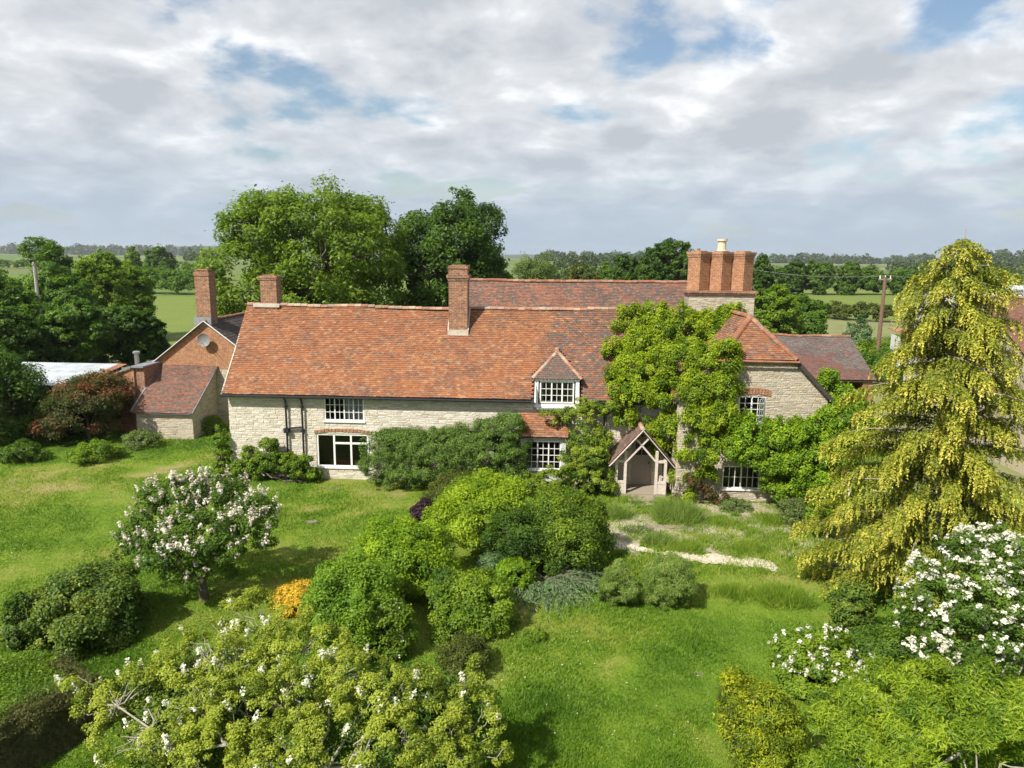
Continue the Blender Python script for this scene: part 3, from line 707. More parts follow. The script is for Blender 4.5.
# brick arch over the lower left window
m = MB(); k = 16; w_ = (B1 - B0 + .16)
for i in range(k):
    a0 = i / k; a1 = (i + 1) / k - .012; f = lambda a: Bz1 + .02 + .10 * (1 - (2 * a - 1) ** 2)
    x0 = B0 - .08 + w_ * a0; x1 = B0 - .08 + w_ * a1
    m.add([(x0, -.045, f(a0)), (x1, -.045, f(a1)), (x1, -.045, f(a1) + .13), (x0, -.045, f(a0) + .13), (x0, .0, f(a0)), (x1, .0, f(a1)), (x1, 0, f(a1) + .13), (x0, 0, f(a0) + .13)],
          [(0, 1, 2, 3), (1, 0, 4, 5), (3, 2, 6, 7)], rr.random())
m.build('window_arch', M['brick'], house)
# main roof
def sagm(s, t): return .075 * wobble(s * .45, 1.0) * (t / pitch_len) - .05 * math.sin(math.pi * t / pitch_len) + .02 * wobble(s * 1.1, 4 + t)
def tint_main(s, t, r):
    # the right hand third of the roof was relaid in older grey-brown tiles
    edge = DX + .25 + .35 * wobble(t * 2.5, 2) + (pitch_len - t) * -.25
    p = 0.0
    if s > edge: p = .66
    if DX - 1.4 < s < DX and t < 1.4: p = max(p, .12)
    q = .008 + .25 * max(0, wobble(s * .8 + t * 1.3, 6) * wobble(t * 1.9 - s * .5, 3) - .15)
    if r.random() < max(p, q): return r.uniform(.60, 1)
    b_ = .24 + .16 * wobble(s * 1.3 + 7 * math.sin(int(t / .105) * 12.9), 2) 
    return min(.64, max(0, b_ + r.gauss(0, .17)))
UR0, UR1 = -.18, WC
DX = (D0 + D1) / 2
rt = random.Random(9)
hs = (D1 - D0) / 2
def in_main(s, t):
    u = s + UR0; z = EZ + t * SL.z
    if D0 - .06 < u < D1 + .06 and z < Dz1 + .1: return False
    if abs(u - DX) < (hs + .1) and z < Dz1 + .1 + (hs + .1 - abs(u - DX)) * 1.0: return False
    cw = (CX0 < u < CX1) and (CY0 < -.3 + t * SL.y < CY1)
    return not cw
CX0 = uw(447.5, 330, 1.9)[0]; CX1 = CX0 + .92; CYc = 0
# chimney stands where the roof surface shows it
CHV = None
for vv in np.arange(.5, 3.0, .02):
    if HF.hit(458, 334, vv)[1] >= roofz(vv): CHV = vv; 
    else: break
CHV = CHV or 2.2
vs_ = [vv for vv in np.arange(.3, 3.1, .02) if HF.hit(458, 333, vv)[1] < roofz(vv)]
CHV = vs_[0] if vs_ else 2.2
CY0, CY1 = CHV, CHV + .85
print('chim v', CHV)
m = MB(); tiles(m, (UR0, -.3, EZ), (1, 0, 0), SL, UR1 - UR0, pitch_len, in_main, sag=sagm, tint=tint_main, rng=rt)
m.build('roof', M['tile_red'], house)
m = MB()   # boarding under the tiles, and the rear slope
xs = [UR0 + .03, D0 + .05, D1 - .05, UR1]
zs_ = lambda z: -.3 + (z - EZ) / (RZ - EZ) * (RV + .3)
m.quad((xs[0], -.28, EZ - .12), (xs[1], -.28, EZ - .12), (xs[1], RV, RZ - .14), (xs[0], RV, RZ - .14))
m.quad((xs[2], -.28, EZ - .12), (xs[3], -.28, EZ - .12), (xs[3], RV, RZ - .14), (xs[2], RV, RZ - .14))
vd = zs_(Dz1 + .3); m.quad((xs[1], vd, roofz(vd) - .12), (xs[2], vd, roofz(vd) - .12), (xs[2], RV, RZ - .14), (xs[1], RV, RZ - .14))
m.quad((xs[0], RV, RZ - .14), (xs[3], RV, RZ - .14), (xs[3], DEP + .3, EZ - .12), (xs[0], DEP + .3, EZ - .12)); m.build('roof_boards', M['darkwood'], house)
m = MB(); tiles(m, (UR1, DEP + .3, EZ), (-1, 0, 0), Vector((0, -SL.y, SL.z)), UR1 - UR0, pitch_len, sag=lambda s, t: .045 * wobble((UR1 - UR0 - s) * .45, 1.0) * (t / pitch_len), tint=lambda s, t, r: r.uniform(.4, 1), rng=rt)
m.build('rear_roof', M['tile_old'], house)
def ridge(mb, a, b, r=.11, seg=.32, off=None, rg=rt, tv=None):
    a = Vector(a); b = Vector(b); n = max(1, int((b - a).length / seg)); d = (b - a).normalized(); sd_ = d.cross(Vector((0, 0, 1))).normalized(); up = sd_.cross(d)
    for i in range(n):
        p = a + (b - a) * (i / n) + d * .004; q = a + (b - a) * ((i + 1) / n) - d * .004; o1 = off((p - a).length) if off else 0; j = rg.uniform(-.012, .012)
        vs = []
        for c, e in ((p, 0), (q, .012)):
            for k in range(6):
                an = math.pi * k / 5; vs.append(c + sd_ * math.cos(an) * (r + e) * 1.15 + up * (math.sin(an) * (r + e) - .05 + j + o1))
        mb.add(vs, [(k, k + 1, 7 + k, 6 + k) for k in range(5)] + [(0, 1, 2, 3, 4, 5)[::-1], (6, 7, 8, 9, 10, 11)], tv(i) if tv else rg.random())
m = MB(); ridge(m, (UR0, RV, RZ + .02), (UR1 - .4, RV, RZ + .02), off=lambda s: .075 * wobble(s * .45, 1.0)); m.build('ridge_tiles', M['ridge'], house)
# verge mortar on the left gable
m = MB(); m.beam((UR0 + .03, -.3, EZ - .03), (UR0 + .03, RV, RZ - .03), .05, .05); m.beam((UR0 + .03, DEP + .3, EZ - .03), (UR0 + .03, RV, RZ - .03), .05, .05); m.build('verge', M['cement'], house)
# gutters and downpipes
m = MB()
for a, b in ((UR0, D0 - .12), (D1 + .12, UW0 - .02)): m.tube([(a, -.37, EZ - .07), (b, -.37, EZ - .09)], [.055, .055], 8)
m.build('gutter', M['black'], house)
def pipe(px_, zb=.2, lean=None):
    u = uw(px_, 430, -.1)[0]; m = MB(); m.tube([(u, -.34, EZ - .1), (u, -.14, EZ - .32), (u, -.12, 2.0), (u, -.12, zb)], [.045] * 4, 8)
    for z in (EZ - .6, 2.2, .9): m.box(u - .07, u + .07, -.17, -.03, z, z + .05)
    return m
for px_ in (287, 303, 604):
    m = pipe(px_)
    if px_ == 287:
        u1 = uw(303, 430, -.1)[0]; u0 = uw(287, 430, -.1)[0]; zz = uw(287, 428, -.1)[1]; m.tube([(u0, -.12, zz - .1), (u0 + .15, -.13, zz), (u1, -.13, zz + .05)], [.05] * 3, 8); m.box(u0 - .11, u0 + .11, -.25, -.04, zz - .2, zz)
    m.build('downpipe', M['black'], house)
# windows
window(house, A0, A1, Az0, Az1, .02, lights=4, cols=2, rows=3, label='small-paned upstairs window with white curtains', curtain=[(.5, .97)])
window(house, B0, B1, Bz0, Bz1, .02, lights=[0, .31, .64, .97, 1], cols=1, rows=1, top_split=(.74, (1, 2)), fr=.07, mull=.08, label='large white ground floor window with red seat behind')
# main brick chimney
ch = chimney(house, (CX0 + CX1) / 2, (CY0 + CY1) / 2, roofz(CHV) - .6, uw(458, 266, CHV)[1], .86, .8, M['brick_old'], bands=((0, .03, .12), (.40, .09, .14), (.54, .05, .08), (.62, .025, .07)), label='square brick chimney on the front roof slope')
m = MB(); cx = .86 / 2; zb = roofz(CHV)
m.box(-cx - .05, cx + .05, -.46, -.40, zb - .12, zb + .14)
for s in (-1, 1):
    x = s * (cx + .03); m.beam((x, -.4, zb + .04), (x, .55, zb + .04 + .95 * (RZ - EZ) / (RV + .3)), .06, .16)
m.build('flashing', M['cement'], ch)
lx = uw(270, 290, RV)[0]; lz = uw(270, 276, RV)[1]
ch = chimney(house, lx, RV + .1, RZ - .7, lz, .78, .62, M['brick_old'], bands=((0, 0.05, .1), (.1, .03, .08)), label='short brick chimney on the left end of the ridge')
m = MB(); m.box(-.75, .5, -.36, -.31, RZ - .08, RZ + .1); m.build('flashing', M['cement'], ch)
# dormer
dm = MB(); dv = -.05
dm.box(D0, D0 + .16, dv, .5, Dz0, Dz1); dm.box(D1 - .16, D1, dv, .5, Dz0, Dz1); dm.box(D0 + .16, D1 - .16, dv + .01, dv + .1, Dz0, Dz0 + .16); dm.box(D0 + .16, D1 - .16, dv + .01, dv + .1, Dz1 - .1, Dz1)
for x in (D0 + .005, D1 - .06): dm.prism([(x, dv + .1, Dz0 + .1), (x, dv + .1, Dz1), (x, zs_(Dz1) + .1, Dz1), (x, zs_(Dz0 + .3), Dz0 + .3)], (.055, 0, 0))
dormer = dm.build('dormer', M['white'], house, 'white dormer window under a small hipped tile roof')
window(dormer, D0 + .22, D1 - .22, Dz0 + .2, Dz1 - .1, dv + .03, lights=3, cols=2, rows=3, mull=.06, sill=False, curtain=[(.02, .10), (.88, .98)])
bpy.data.objects[-1] if False else None
m = MB(); e = .12; hh = hs + e; zt = Dz1 + .02; ap = hh * 1.0; q = Vector((0, 1, 1)).normalized(); lq = hh * math.sqrt(2)
tiles(m, (DX - hh, dv - e, zt), (1, 0, 0), q, 2 * hh, lq, inside=lambda s, t: t / math.sqrt(2) < min(s, 2 * hh - s), rng=rt, tint=lambda s, t, r: r.uniform(.5, 1))
vend = zs_(zt + ap) + .05
for sgn in (-1, 1):
    Ou = (DX + sgn * hh, dv - e if sgn < 0 else dv - e, zt); Ld = vend - (dv - e)
    qs = Vector((-sgn, 0, 1)).normalized()
    tiles(m, Ou, (0, 1, 0), qs, Ld, lq, inside=lambda s, t: s > t / math.sqrt(2) and roofz(dv - e + s) < zt + t / math.sqrt(2) + .08, rng=rt, tint=lambda s, t, r: r.uniform(.1, .9))
m.build('dormer_roof', M['tile_old'], dormer)
m = MB()
for sgn in (-1, 1): ridge(m, (DX + sgn * hh, dv - e, zt + .03), (DX, dv - e + hh, zt + ap + .03), r=.075, seg=.2)
ridge(m, (DX, dv - e + hh - .05, zt + ap + .03), (DX, vend + .05, zt + ap + .03), r=.08)
m.build('dormer_hip_tiles', M['ridge'], dormer)
m = MB(); m.box(D0 - .05, D1 + .05, -.16, -.02, Dz0 - .06, Dz0 - .003); m.build('dormer_sill', M['lead'], dormer)
# bay window with a lean-to tile roof below the dormer
Bu0, Bu1 = uw(519, 440, -.6)[0], uw(568, 440, -.6)[0]; bzt = uw(540, 412, 0)[1]; bzb = uw(540, 437, -.75)[1]
bay = MB(); bay.box(C0 - .2, C0, -.55, -.01, 0, Cz1 + .1); bay.box(C1, C1 + .2, -.55, -.01, 0, Cz1 + .1); bay.box(C0, C1, -.54, -.3, 0, Cz0 - .02); bay.box(C0, C1, -.54, -.3, Cz1, Cz1 + .12)
bay = bay.build('bay', M['render_white'], house, 'shallow bay with a small tiled lean-to roof')
sl2 = Vector((0, .75, bzt - bzb)); m = MB(); tiles(m, (Bu0, -.75, bzb), (1, 0, 0), sl2, Bu1 - Bu0, sl2.length, rng=rt, tint=lambda s, t, r: r.uniform(0, .55)); m.build('bay_roof', M['tile_red'], bay)
m = MB(); m.quad((Bu0 + .02, -.73, bzb - .06), (Bu1 - .02, -.73, bzb - .06), (Bu1 - .02, 0, bzt - .06), (Bu0 + .02, 0, bzt - .06)); m.build('bay_roof_boards', M['darkwood'], bay)
window(bay, C0, C1, Cz0, Cz1, -.5, lights=3, cols=2, rows=4, mull=.05, bar=.024)

# cross wing
wEZ = uw(828, 380, WV)[1]  # outer eaves, seen down the verge
hipu = uw(798, 360, WV - .2)[0] - WC; hipz = uw(770, 360, WV - .2)[1]
WRZ = hipz + hipu * 1.02; PW = 1.02
wE = hipz - (WH + .25 - hipu) * PW
print('wing', WC, WH, 'hip', hipu, hipz, 'ridge', WRZ, 'eaves', wE)
E0, E1 = uw(738, 410, WV)[0], uw(765, 410, WV)[0]; Ez0, Ez1 = uw(752, 423, WV)[1], uw(752, 396, WV)[1]
F0, F1 = uw(722, 480, WV)[0], uw(760, 480, WV)[0]; Fz0, Fz1 = uw(742, 489, WV)[1], uw(742, 466, WV)[1]
hw = [(E0 - UW0, E1 - UW0, Ez0 + .1, Ez1 + .1), (F0 - UW0, F1 - UW0, Fz0 + .1, Fz1 + .1)]
zs0 = hipz + (hipu - WH) * PW
m = MB(); wall_sheet(m, (UW0, WV, -.1), (1, 0, 0), 2 * WH, zs0 + .1, hw, .3, n=(0, -1, 0))
m.poly([(UW0, WV, zs0), (UW1, WV, zs0), (WC + hipu - .05, WV, hipz - .02), (WC - hipu + .05, WV, hipz - .02)])
YB = WV + DEPW
m.quad((UW1, WV, -.1), (UW1, YB, -.1), (UW1, YB, zs0), (UW1, WV, zs0)); m.quad((UW0, YB, -.1), (UW0, WV, -.1), (UW0, WV, zs0), (UW0, YB, zs0))
m.poly([(UW1, YB, -.1), (UW0, YB, -.1), (UW0, YB, zs0), (WC, YB, WRZ - .15), (UW1, YB, zs0)])
m.build('wing_wall_core', M['mortar_grey'], house)
m = MB(); inw = lambda s, z: (z - .1) < zs0 + min(s, 2 * WH - s) * PW - .05 and (z - .1) < hipz
stones(m, (UW0, WV, -.1), (1, 0, 0), 2 * WH, hipz + .1, [(a - .02, b + .02, c, d) for a, b, c, d in hw], rr, inside=inw, n=(0, -1, 0), ch=(.06, .11), sl=(.1, .32))
stones(m, (UW0, 0, -.1), (0, -1, 0), -WV, zs0, (), rr, n=(-1, 0, 0)); stones(m, (UW1, WV, -.1), (0, 1, 0), DEPW, zs0, (), rr, n=(1, 0, 0))
m.build('wing_stone_wall', M['stone_grey'], house)
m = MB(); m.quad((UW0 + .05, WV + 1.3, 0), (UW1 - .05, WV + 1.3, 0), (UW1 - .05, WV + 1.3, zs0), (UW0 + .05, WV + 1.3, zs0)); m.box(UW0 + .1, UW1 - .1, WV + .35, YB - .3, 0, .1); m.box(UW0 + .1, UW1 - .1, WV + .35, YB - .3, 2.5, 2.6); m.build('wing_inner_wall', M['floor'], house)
m = MB(); ov = .22; cl = math.sqrt(1 + PW * PW)
for sgn in (-1, 1):
    qs = Vector((-sgn, 0, PW)).normalized(); hw_ = WH + ov; zb_ = WRZ - hw_ * PW
    tiles(m, (WC + sgn * hw_, WV - .2, zb_), (0, 1, 0), qs, DEPW + .2, hw_ * cl,
          inside=lambda s, t: (t / cl < hw_ - hipu) or s > (t / cl - (hw_ - hipu)), rng=rt, tint=lambda s, t, r: (r.uniform(0, .5) if r.random() < .65 else r.uniform(.6, 1)), sag=lambda s, t: .02 * wobble(s * .8, 2))
tiles(m, (WC - hipu, WV - .2, WRZ - hipu * PW), (1, 0, 0), Vector((0, 1, PW)), 2 * hipu, hipu * cl, inside=lambda s, t: t / cl < min(s, 2 * hipu - s), rng=rt, tint=lambda s, t, r: (r.uniform(0, .5) if r.random() < .8 else r.uniform(.6, .9)))
m.build('wing_roof', M['tile_red'], house)
m = MB()
for sgn in (-1, 1):
    x = WC + sgn * (WH + ov - .02); z = WRZ - (WH + ov) * PW - .08; xh = WC + sgn * hipu; zh = WRZ - hipu * PW - .08
    m.quad((x, WV - .18, z), (xh, WV - .18, zh), (xh, YB, zh), (x, YB, z)); m.quad((xh, WV - .18, zh), (WC, WV - .2 + hipu, WRZ - .08), (WC, YB, WRZ - .08), (xh, YB, zh))
m.quad((WC - hipu, WV - .17, hipz - .08), (WC + hipu, WV - .17, hipz - .08), (WC, WV - .2 + hipu, WRZ - .09), (WC, WV - .2 + hipu, WRZ - .09)) if False else m.poly([(WC - hipu, WV - .17, hipz - .08), (WC + hipu, WV - .17, hipz - .08), (WC, WV - .2 + hipu, WRZ - .09)])
for sgn in (-1, 1): m.beam((WC + sgn * (hipu + .02), WV - .17, hipz - .09), (WC + sgn * (WH + ov), WV - .17, WRZ - (WH + ov) * PW - .09), .05, .14)
m.build('wing_roof_boards', M['darkwood'], house)
m = MB()
for sgn in (-1, 1): ridge(m, (WC + sgn * hipu, WV - .2, hipz + .04), (WC, WV - .2 + hipu, WRZ + .03), r=.11, seg=.2)
ridge(m, (WC, WV - .2 + hipu, WRZ + .03), (WC, YB, WRZ + .03))
m.build('wing_hip_tiles', M['hip_tile'], house)
m = MB(); m.tube([(WC - hipu - .05, WV - .27, hipz - .05), (WC + hipu + .05, WV - .27, hipz - .07)], [.05, .05], 8); m.build('wing_gutter', M['rust'], house)
# brick lintel and wing windows
m = MB(); kk = 11
for i in range(kk):
    a = i / kk; b = (i + 1) / kk - .015; w_ = E1 - E0 + .3; x0 = E0 - .1 + w_ * a; x1 = E0 - .1 + w_ * b; f = lambda a: Ez1 + .02 - .02 + .1 * (1 - (2 * a - 1) ** 2)
    m.add([(x0, WV - .045, f(a)), (x1, WV - .045, f(b)), (x1, WV - .045, f(b) + .24), (x0, WV - .045, f(a) + .24), (x0, WV, f(a)), (x1, WV, f(b)), (x1, WV, f(b) + .24), (x0, WV, f(a) + .24)], [(0, 1, 2, 3), (1, 0, 4, 5), (3, 2, 6, 7), (0, 3, 7, 4), (2, 1, 5, 6)])
m.build('brick_lintel', M['brick'], house)
window(house, E0, E1, Ez0, Ez1, WV + .02, lights=2, cols=2, rows=4, label='upstairs casement window with one side standing open')
m = MB(); x = E1 - .06; dx, dy_ = .30, -.38
def cas(a0, a1, z0, z1, t_=.02): m.add([(x + dx * (a0 - 1) + 0, WV - .02 + dy_ * (1 - a0), z0), (x + dx * (a1 - 1), WV - .02 + dy_ * (1 - a1), z0), (x + dx * (a1 - 1), WV - .02 + dy_ * (1 - a1), z1), (x + dx * (a0 - 1), WV - .02 + dy_ * (1 - a0), z1),
      (x + dx * (a0 - 1) + .03, WV - .0 + dy_ * (1 - a0), z0), (x + dx * (a1 - 1) + .03, WV - .0 + dy_ * (1 - a1), z0), (x + dx * (a1 - 1) + .03, WV + dy_ * (1 - a1), z1), (x + dx * (a0 - 1) + .03, WV + dy_ * (1 - a0), z1)], [(0, 1, 2, 3), (4, 7, 6, 5), (0, 3, 7, 4), (1, 5, 6, 2), (3, 2, 6, 7), (0, 4, 5, 1)])
za, zb = Ez0 + .05, Ez1 - .05
for a0, a1 in ((0, .14), (.47, .53), (.86, 1)): cas(a0, a1, za, zb)
for q_ in (0, .25, .5, .75, 1):
    z = za + (zb - za - .05) * q_; cas(.1, .9, z, z + (.05 if q_ in (0, 1) else .025))
m.build('open_casement', M['white'], house)
window(house, F0, F1, Fz0, Fz1, WV + .02, lights=2, cols=3, rows=2, label='ground floor window of the wing under the hanging vine')
m = MB(); u = uw(672, 470, -.1)[0]; m.tube([(u, -.12, EZ - .1), (u, -.12, .2)], [.045] * 2, 8); m.build('downpipe', M['black'], house)

# rear range
RB = 9.0; rz2 = uw(560, 281, RB)[1]; ra = uw(466, 285, RB)[0]; rb = WC
sl3 = Vector((0, 3.2, 3.4)); e2 = rz2 - 3.4
m = MB(); tiles(m, (ra, RB - 3.2, e2), (1, 0, 0), sl3, rb - ra, sl3.length, rng=rt, sag=lambda s, t: .03 * wobble(s * .5, 3), tint=lambda s, t, r: (r.uniform(0, .5) if r.random() < .5 + .5 * wobble(s * .7 + t, 2) else r.uniform(.5, 1)))
tiles(m, (rb, RB + 3.2, e2), (-1, 0, 0), Vector((0, -3.2, 3.4)), rb - ra, sl3.length, rng=rt); m.build('rear_range_roof', M['tile_old'], house)
m = MB(); ridge(m, (ra, RB, rz2 + .03), (rb, RB, rz2 + .03), off=lambda s: .03 * wobble(s * .5, 3)); m.build('rear_ridge_tiles', M['hip_tile'], house)
m = MB(); m.poly([(ra + .1, RB + 3, -.1), (ra + .1, RB - 3, -.1), (ra + .1, RB - 3, e2), (ra + .1, RB, rz2 - .1), (ra + .1, RB + 3, e2)]); m.quad((rb, RB + 3, -.1), (ra + .1, RB + 3, -.1), (ra + .1, RB + 3, e2), (rb, RB + 3, e2)); m.quad((ra + .1, RB - 3, -.1), (rb, RB - 3, -.1), (rb, RB - 3, e2), (ra + .1, RB - 3, e2)); m.build('rear_wall', M['brick_old'], house)
# clustered stack
SV = 4.3; s0, s1 = uw(689, 300, SV)[0], uw(755, 300, SV)[0]; szt = uw(722, 291, SV)[1]; stz = uw(722, 252, SV)[1]
m = MB(); m.box(s0 + .03, s1 - .03, SV + .03, SV + 1.35, RZ - 1.5, szt - .1)
base = m.build('chimney_base', M['mortar_grey'], house, 'stone base carrying three brick chimney stacks')
m = MB(); stones(m, (s0, SV + .03, RZ - 1.5), (1, 0, 0), s1 - s0, szt - .1 - RZ + 1.5, (), rr, n=(0, -1, 0)); stones(m, (s1 - .03, SV, RZ - 1.5), (0, 1, 0), 1.35, szt - .1 - RZ + 1.5, (), rr, n=(1, 0, 0)); m.build('chimney_base_stones', M['stone_grey'], base)
m = MB(); m.box(s0 - .12, s1 + .1, SV - .12, SV + 1.5, szt - .1, szt)
for i in range(30):
    x = s0 - .08 + (s1 - s0 + .12) * i / 30; m.box(x, x + .055, SV - .09, SV, szt - .17, szt - .101)
m.build('chimney_cornice', M['brick_old'], base)
wst = (s1 - s0) / 3
for i in range(3):
    c = chimney(house, s0 + wst * (i + .5), SV + .66, szt - .02, stz, wst * .70, wst * .70, M['brick'], rot=R(45 - 6), bands=((0, .08, .1), (.10, .055, .08), (.18, .03, .08)), label=['left', 'middle', 'right'][i] + ' stack of the three diagonal brick chimneys')
    if i == 1:
        pt = MB(); pt.tube([(0, 0, stz + .02), (0, 0, stz + .1), (0, 0, stz + .5), (0, 0, stz + .52), (0, 0, stz + .62)], [.26, .21, .19, .25, .25], 14); pt.build('chimney_pot', M['ceramic'], c)
    if i == 0:
        pt = MB(); pt.tube([(-.1, 0, stz), (-.1, 0, stz + .16)], [.09, .08], 10); pt.build('chimney_pot', M['brick_old'], c)
# porch
PV = -1.35
pu = lambda x, y=470: uw(x, y, PV)[0]
Pc = (pu(615) + pu(667)) / 2; pw = (pu(667) - pu(615)) / 2; pz = uw(641, 428, PV)[1]; pe = uw(612, 462, PV)[1]
porch = MB(); porch.box(Pc - pw, Pc + pw, PV, -.02, 0, .12); porch = porch.build('porch', M['paving'], house, 'open gabled oak porch with curved braces over the front door')
iw = pw * .60; pt_ = .11
def post(u, v, z1, w_=pt_): mm = MB(); mm.box(u - w_ / 2, u + w_ / 2, v - w_ / 2, v + w_ / 2, .12, z1); mm.build('post', M['pinkwood'], porch)
zp = pe + .12
for s in (-1, 1):
    post(Pc + s * (pw - .06), PV + .06, zp); post(Pc + s * iw, PV + .06, zp + .38); post(Pc + s * (pw - .06), -.12, zp)
def tim(name, a, b, w_, h_, **k_): fm = MB(); fm.beam(a, b, w_, h_, **k_); fm.build(name, M['pinkwood'], porch)
for s in (-1, 1):
    tim('rafter', (Pc + s * (pw + .12), PV + .04, zp - .06), (Pc, PV + .04, pz - .1), .08, .13, up=(0, 1, 0))
    tim('rail', (Pc + s * pw, PV + .06, zp - .08), (Pc + s * (iw - .05), PV + .06, zp - .08), .09, .1)
    tim('rail', (Pc + s * pw, PV + .06, .62), (Pc + s * (iw - .05), PV + .06, .62), .09, .1)
    tim('brace', (Pc + s * iw, PV + .05, zp - .12), (Pc - s * .30, PV + .05, pz - .42), .07, .10, up=(0, 1, 0))
    tim('wall_plate', (Pc + s * (pw - .06), PV, zp - .02), (Pc + s * (pw - .06), -.02, zp - .02), .1, .12)
    tim('side_rail', (Pc + s * (pw - .06), PV, .62), (Pc + s * (pw - .06), -.02, .62), .07, .09)
    fm = MB(); fm.box(Pc + s * (pw - .06) - .03, Pc + s * (pw - .06) + .03, PV + .1, -.06, .13, .57); fm.build('side_panel', M['pinkwood'], porch)
    fm = MB(); fm.box(min(Pc + s * (pw - .1), Pc + s * (iw + .06)), max(Pc + s * (pw - .1), Pc + s * (iw + .06)), PV + .03, PV + .07, .13, .56); fm.build('front_panel', M['pinkwood'], porch)
m = MB()
for s in (-1, 1):
    oe = pw + .28; rise = pz - (pe - .06); q3 = Vector((-s * oe, 0, rise)); O3 = (Pc + s * oe, PV - .2, pe - .06)
    tiles(m, O3, (0, 1, 0), q3, -PV + .2, q3.length, rng=rt, tint=lambda s_, t, r: r.uniform(.3, 1), g=.11)
    m.quad((Pc + s * (oe - .02), PV - .18, pe - .09), (Pc, PV - .18, pz - .03), (Pc, 0, pz - .03), (Pc + s * (oe - .02), 0, pe - .09))
m.build('porch_roof', M['tile_old'], porch)
m = MB()
for s in (-1, 1): m.beam((Pc + s * (pw + .27), PV - .2, pe - .12), (Pc, PV - .2, pz - .05), .03, .12, up=(0, 1, 0))
m.build('bargeboard', M['pinkwood'], porch)
m = MB(); ridge(m, (Pc, PV - .2, pz + .02), (Pc, 0, pz + .02), r=.08); m.build('porch_ridge_tiles', M['ridge'], porch)
d = MB(); d.box(PD - .46, PD + .46, .06, .12, .15, 2.12)
for x in (-.22, .0, .22): d.box(PD + x - .006, PD + x + .006, .052, .062, .2, 1.35)
d.box(PD - .46, PD - .38, .045, .06, .15, 2.12); d.box(PD + .38, PD + .46, .045, .06, .15, 2.12); d.box(PD - .38, PD + .38, .045, .06, .15, .35)
door = d.build('front_door', M['door'], porch)
m = MB(); m.box(PD - .26, PD + .26, .035, .058, 1.45, 1.95); m.build('door_glass', M['black'], door)
m = MB(); m.box(PD - .012, PD + .012, .03, .04, 1.45, 1.95); m.box(PD - .26, PD + .26, .03, .04, 1.69, 1.715); m.build('glazing_bar', M['door'], door)
m = MB(); m.tube([(PD + .33, .04, 1.1), (PD + .33, -.02, 1.1)], [.03, .035], 8); m.build('handle', M['black'], door)
m = MB(); m.box(Pc - .55, Pc + .55, PV - .75, PV - .02, 0, .09); m.build('doorstep', M['paving'], porch)
# ================================================================== OUTBUILDINGS
og = G(138, 438)
OF = Frame((og.x, og.y, 0), -R(3))
ob = OF.empty('brick_outbuilding', 'gabled brick outbuilding with tall chimney, wall dish and tiled stone lean-to left of the farmhouse', 'outbuilding')
L1 = OF.hit(193, 425, 0)[0]; lez = max(1.5, OF.hit(165, 412, -.2)[1]); GV = 3.0
ltz = OF.hit(180, 366.5, GV)[1]
gx0, gxr = OF.hit(153, 363, GV)[0], OF.hit(205, 322, GV)[0]; gz0 = OF.hit(153, 363, GV)[1]; gzr = OF.hit(205, 321, GV)[1]
gp = (gzr - gz0) / (gxr - gx0); gx1 = gxr + (gxr - gx0); GD = 11
print('outb', og, L1, lez, ltz, gx0, gxr, gz0, gzr)
r2 = random.Random(21)
m = MB(); m.quad((0, 0, -.1), (L1, 0, -.1), (L1, 0, lez), (0, 0, lez)); m.poly([(L1, 0, -.1), (L1, GV, -.1), (L1, GV, ltz - .1), (L1, 0, lez)]); m.poly([(0, GV, -.1), (0, 0, -.1), (0, 0, lez), (0, GV, ltz - .1)]); m.build('lean_to_wall_core', M['mortar'], ob)
m = MB(); stones(m, (0, 0, -.1), (1, 0, 0), L1, lez + .05, (), r2, n=(0, -1, 0), ch=(.07, .12)); stones(m, (L1, 0, -.1), (0, 1, 0), GV, ltz, (), r2, inside=lambda s, z: z < lez + (ltz - lez) * s / GV - .05, n=(1, 0, 0)); m.build('lean_to_stone_wall', M['stone_grey'], ob)
m = MB(); q = Vector((0, GV + .25, ltz - lez + .15)); tiles(m, (-.1, -.25, lez - .05), (1, 0, 0), q, L1 + .25, q.length, rng=r2, tint=lambda s, t, r: r.uniform(.1, .6) if r.random() < .6 else r.uniform(.5, 1), sag=lambda s, t: .03 * wobble(s, 2)); m.build('lean_to_roof', M['tile_old'], ob)
m = MB(); m.quad((-.08, -.22, lez - .12), (L1 + .12, -.22, lez - .12), (L1 + .12, GV, ltz - .08), (-.08, GV, ltz - .08)); m.beam((L1 + .14, -.25, lez - .08), (L1 + .14, GV, ltz + .0), .03, .12); m.beam((-.12, -.25, lez - .02), (-.12, GV, ltz + .05), .08, .12); m.build('lean_to_boards', M['lead'], ob)
zsp = ltz - .15   # below: stone, above: brick
m = MB(); m.poly([(gx0, GV, zsp), (gx1, GV, zsp), (gx1, GV, gz0), (gxr, GV, gzr), (gx0, GV, gz0)]); m.quad((gx0, GV + GD, 0), (gx0, GV, 0), (gx0, GV, gz0), (gx0, GV + GD, gz0)); m.quad((gx1, GV, zsp), (gx1, GV + GD, zsp), (gx1, GV + GD, gz0), (gx1, GV, gz0)); m.poly([(gx1, GV + GD, 0), (gx0, GV + GD, 0), (gx0, GV + GD, gz0), (gxr, GV + GD, gzr), (gx1, GV + GD, gz0)]); m.build('brick_gable', M['brick'], ob)
m = MB(); m.quad((gx0, GV, -.1), (gx1, GV, -.1), (gx1, GV, zsp), (gx0, GV, zsp)); m.quad((gx1, GV, -.1), (gx1, GV + GD, -.1), (gx1, GV + GD, zsp), (gx1, GV, zsp)); stones(m, (L1, GV, -.1), (1, 0, 0), gx1 - L1, zsp + .1, (), r2, n=(0, -1, 0)); m.build('lower_stone_wall', M['stone_grey'], ob)
m = MB()
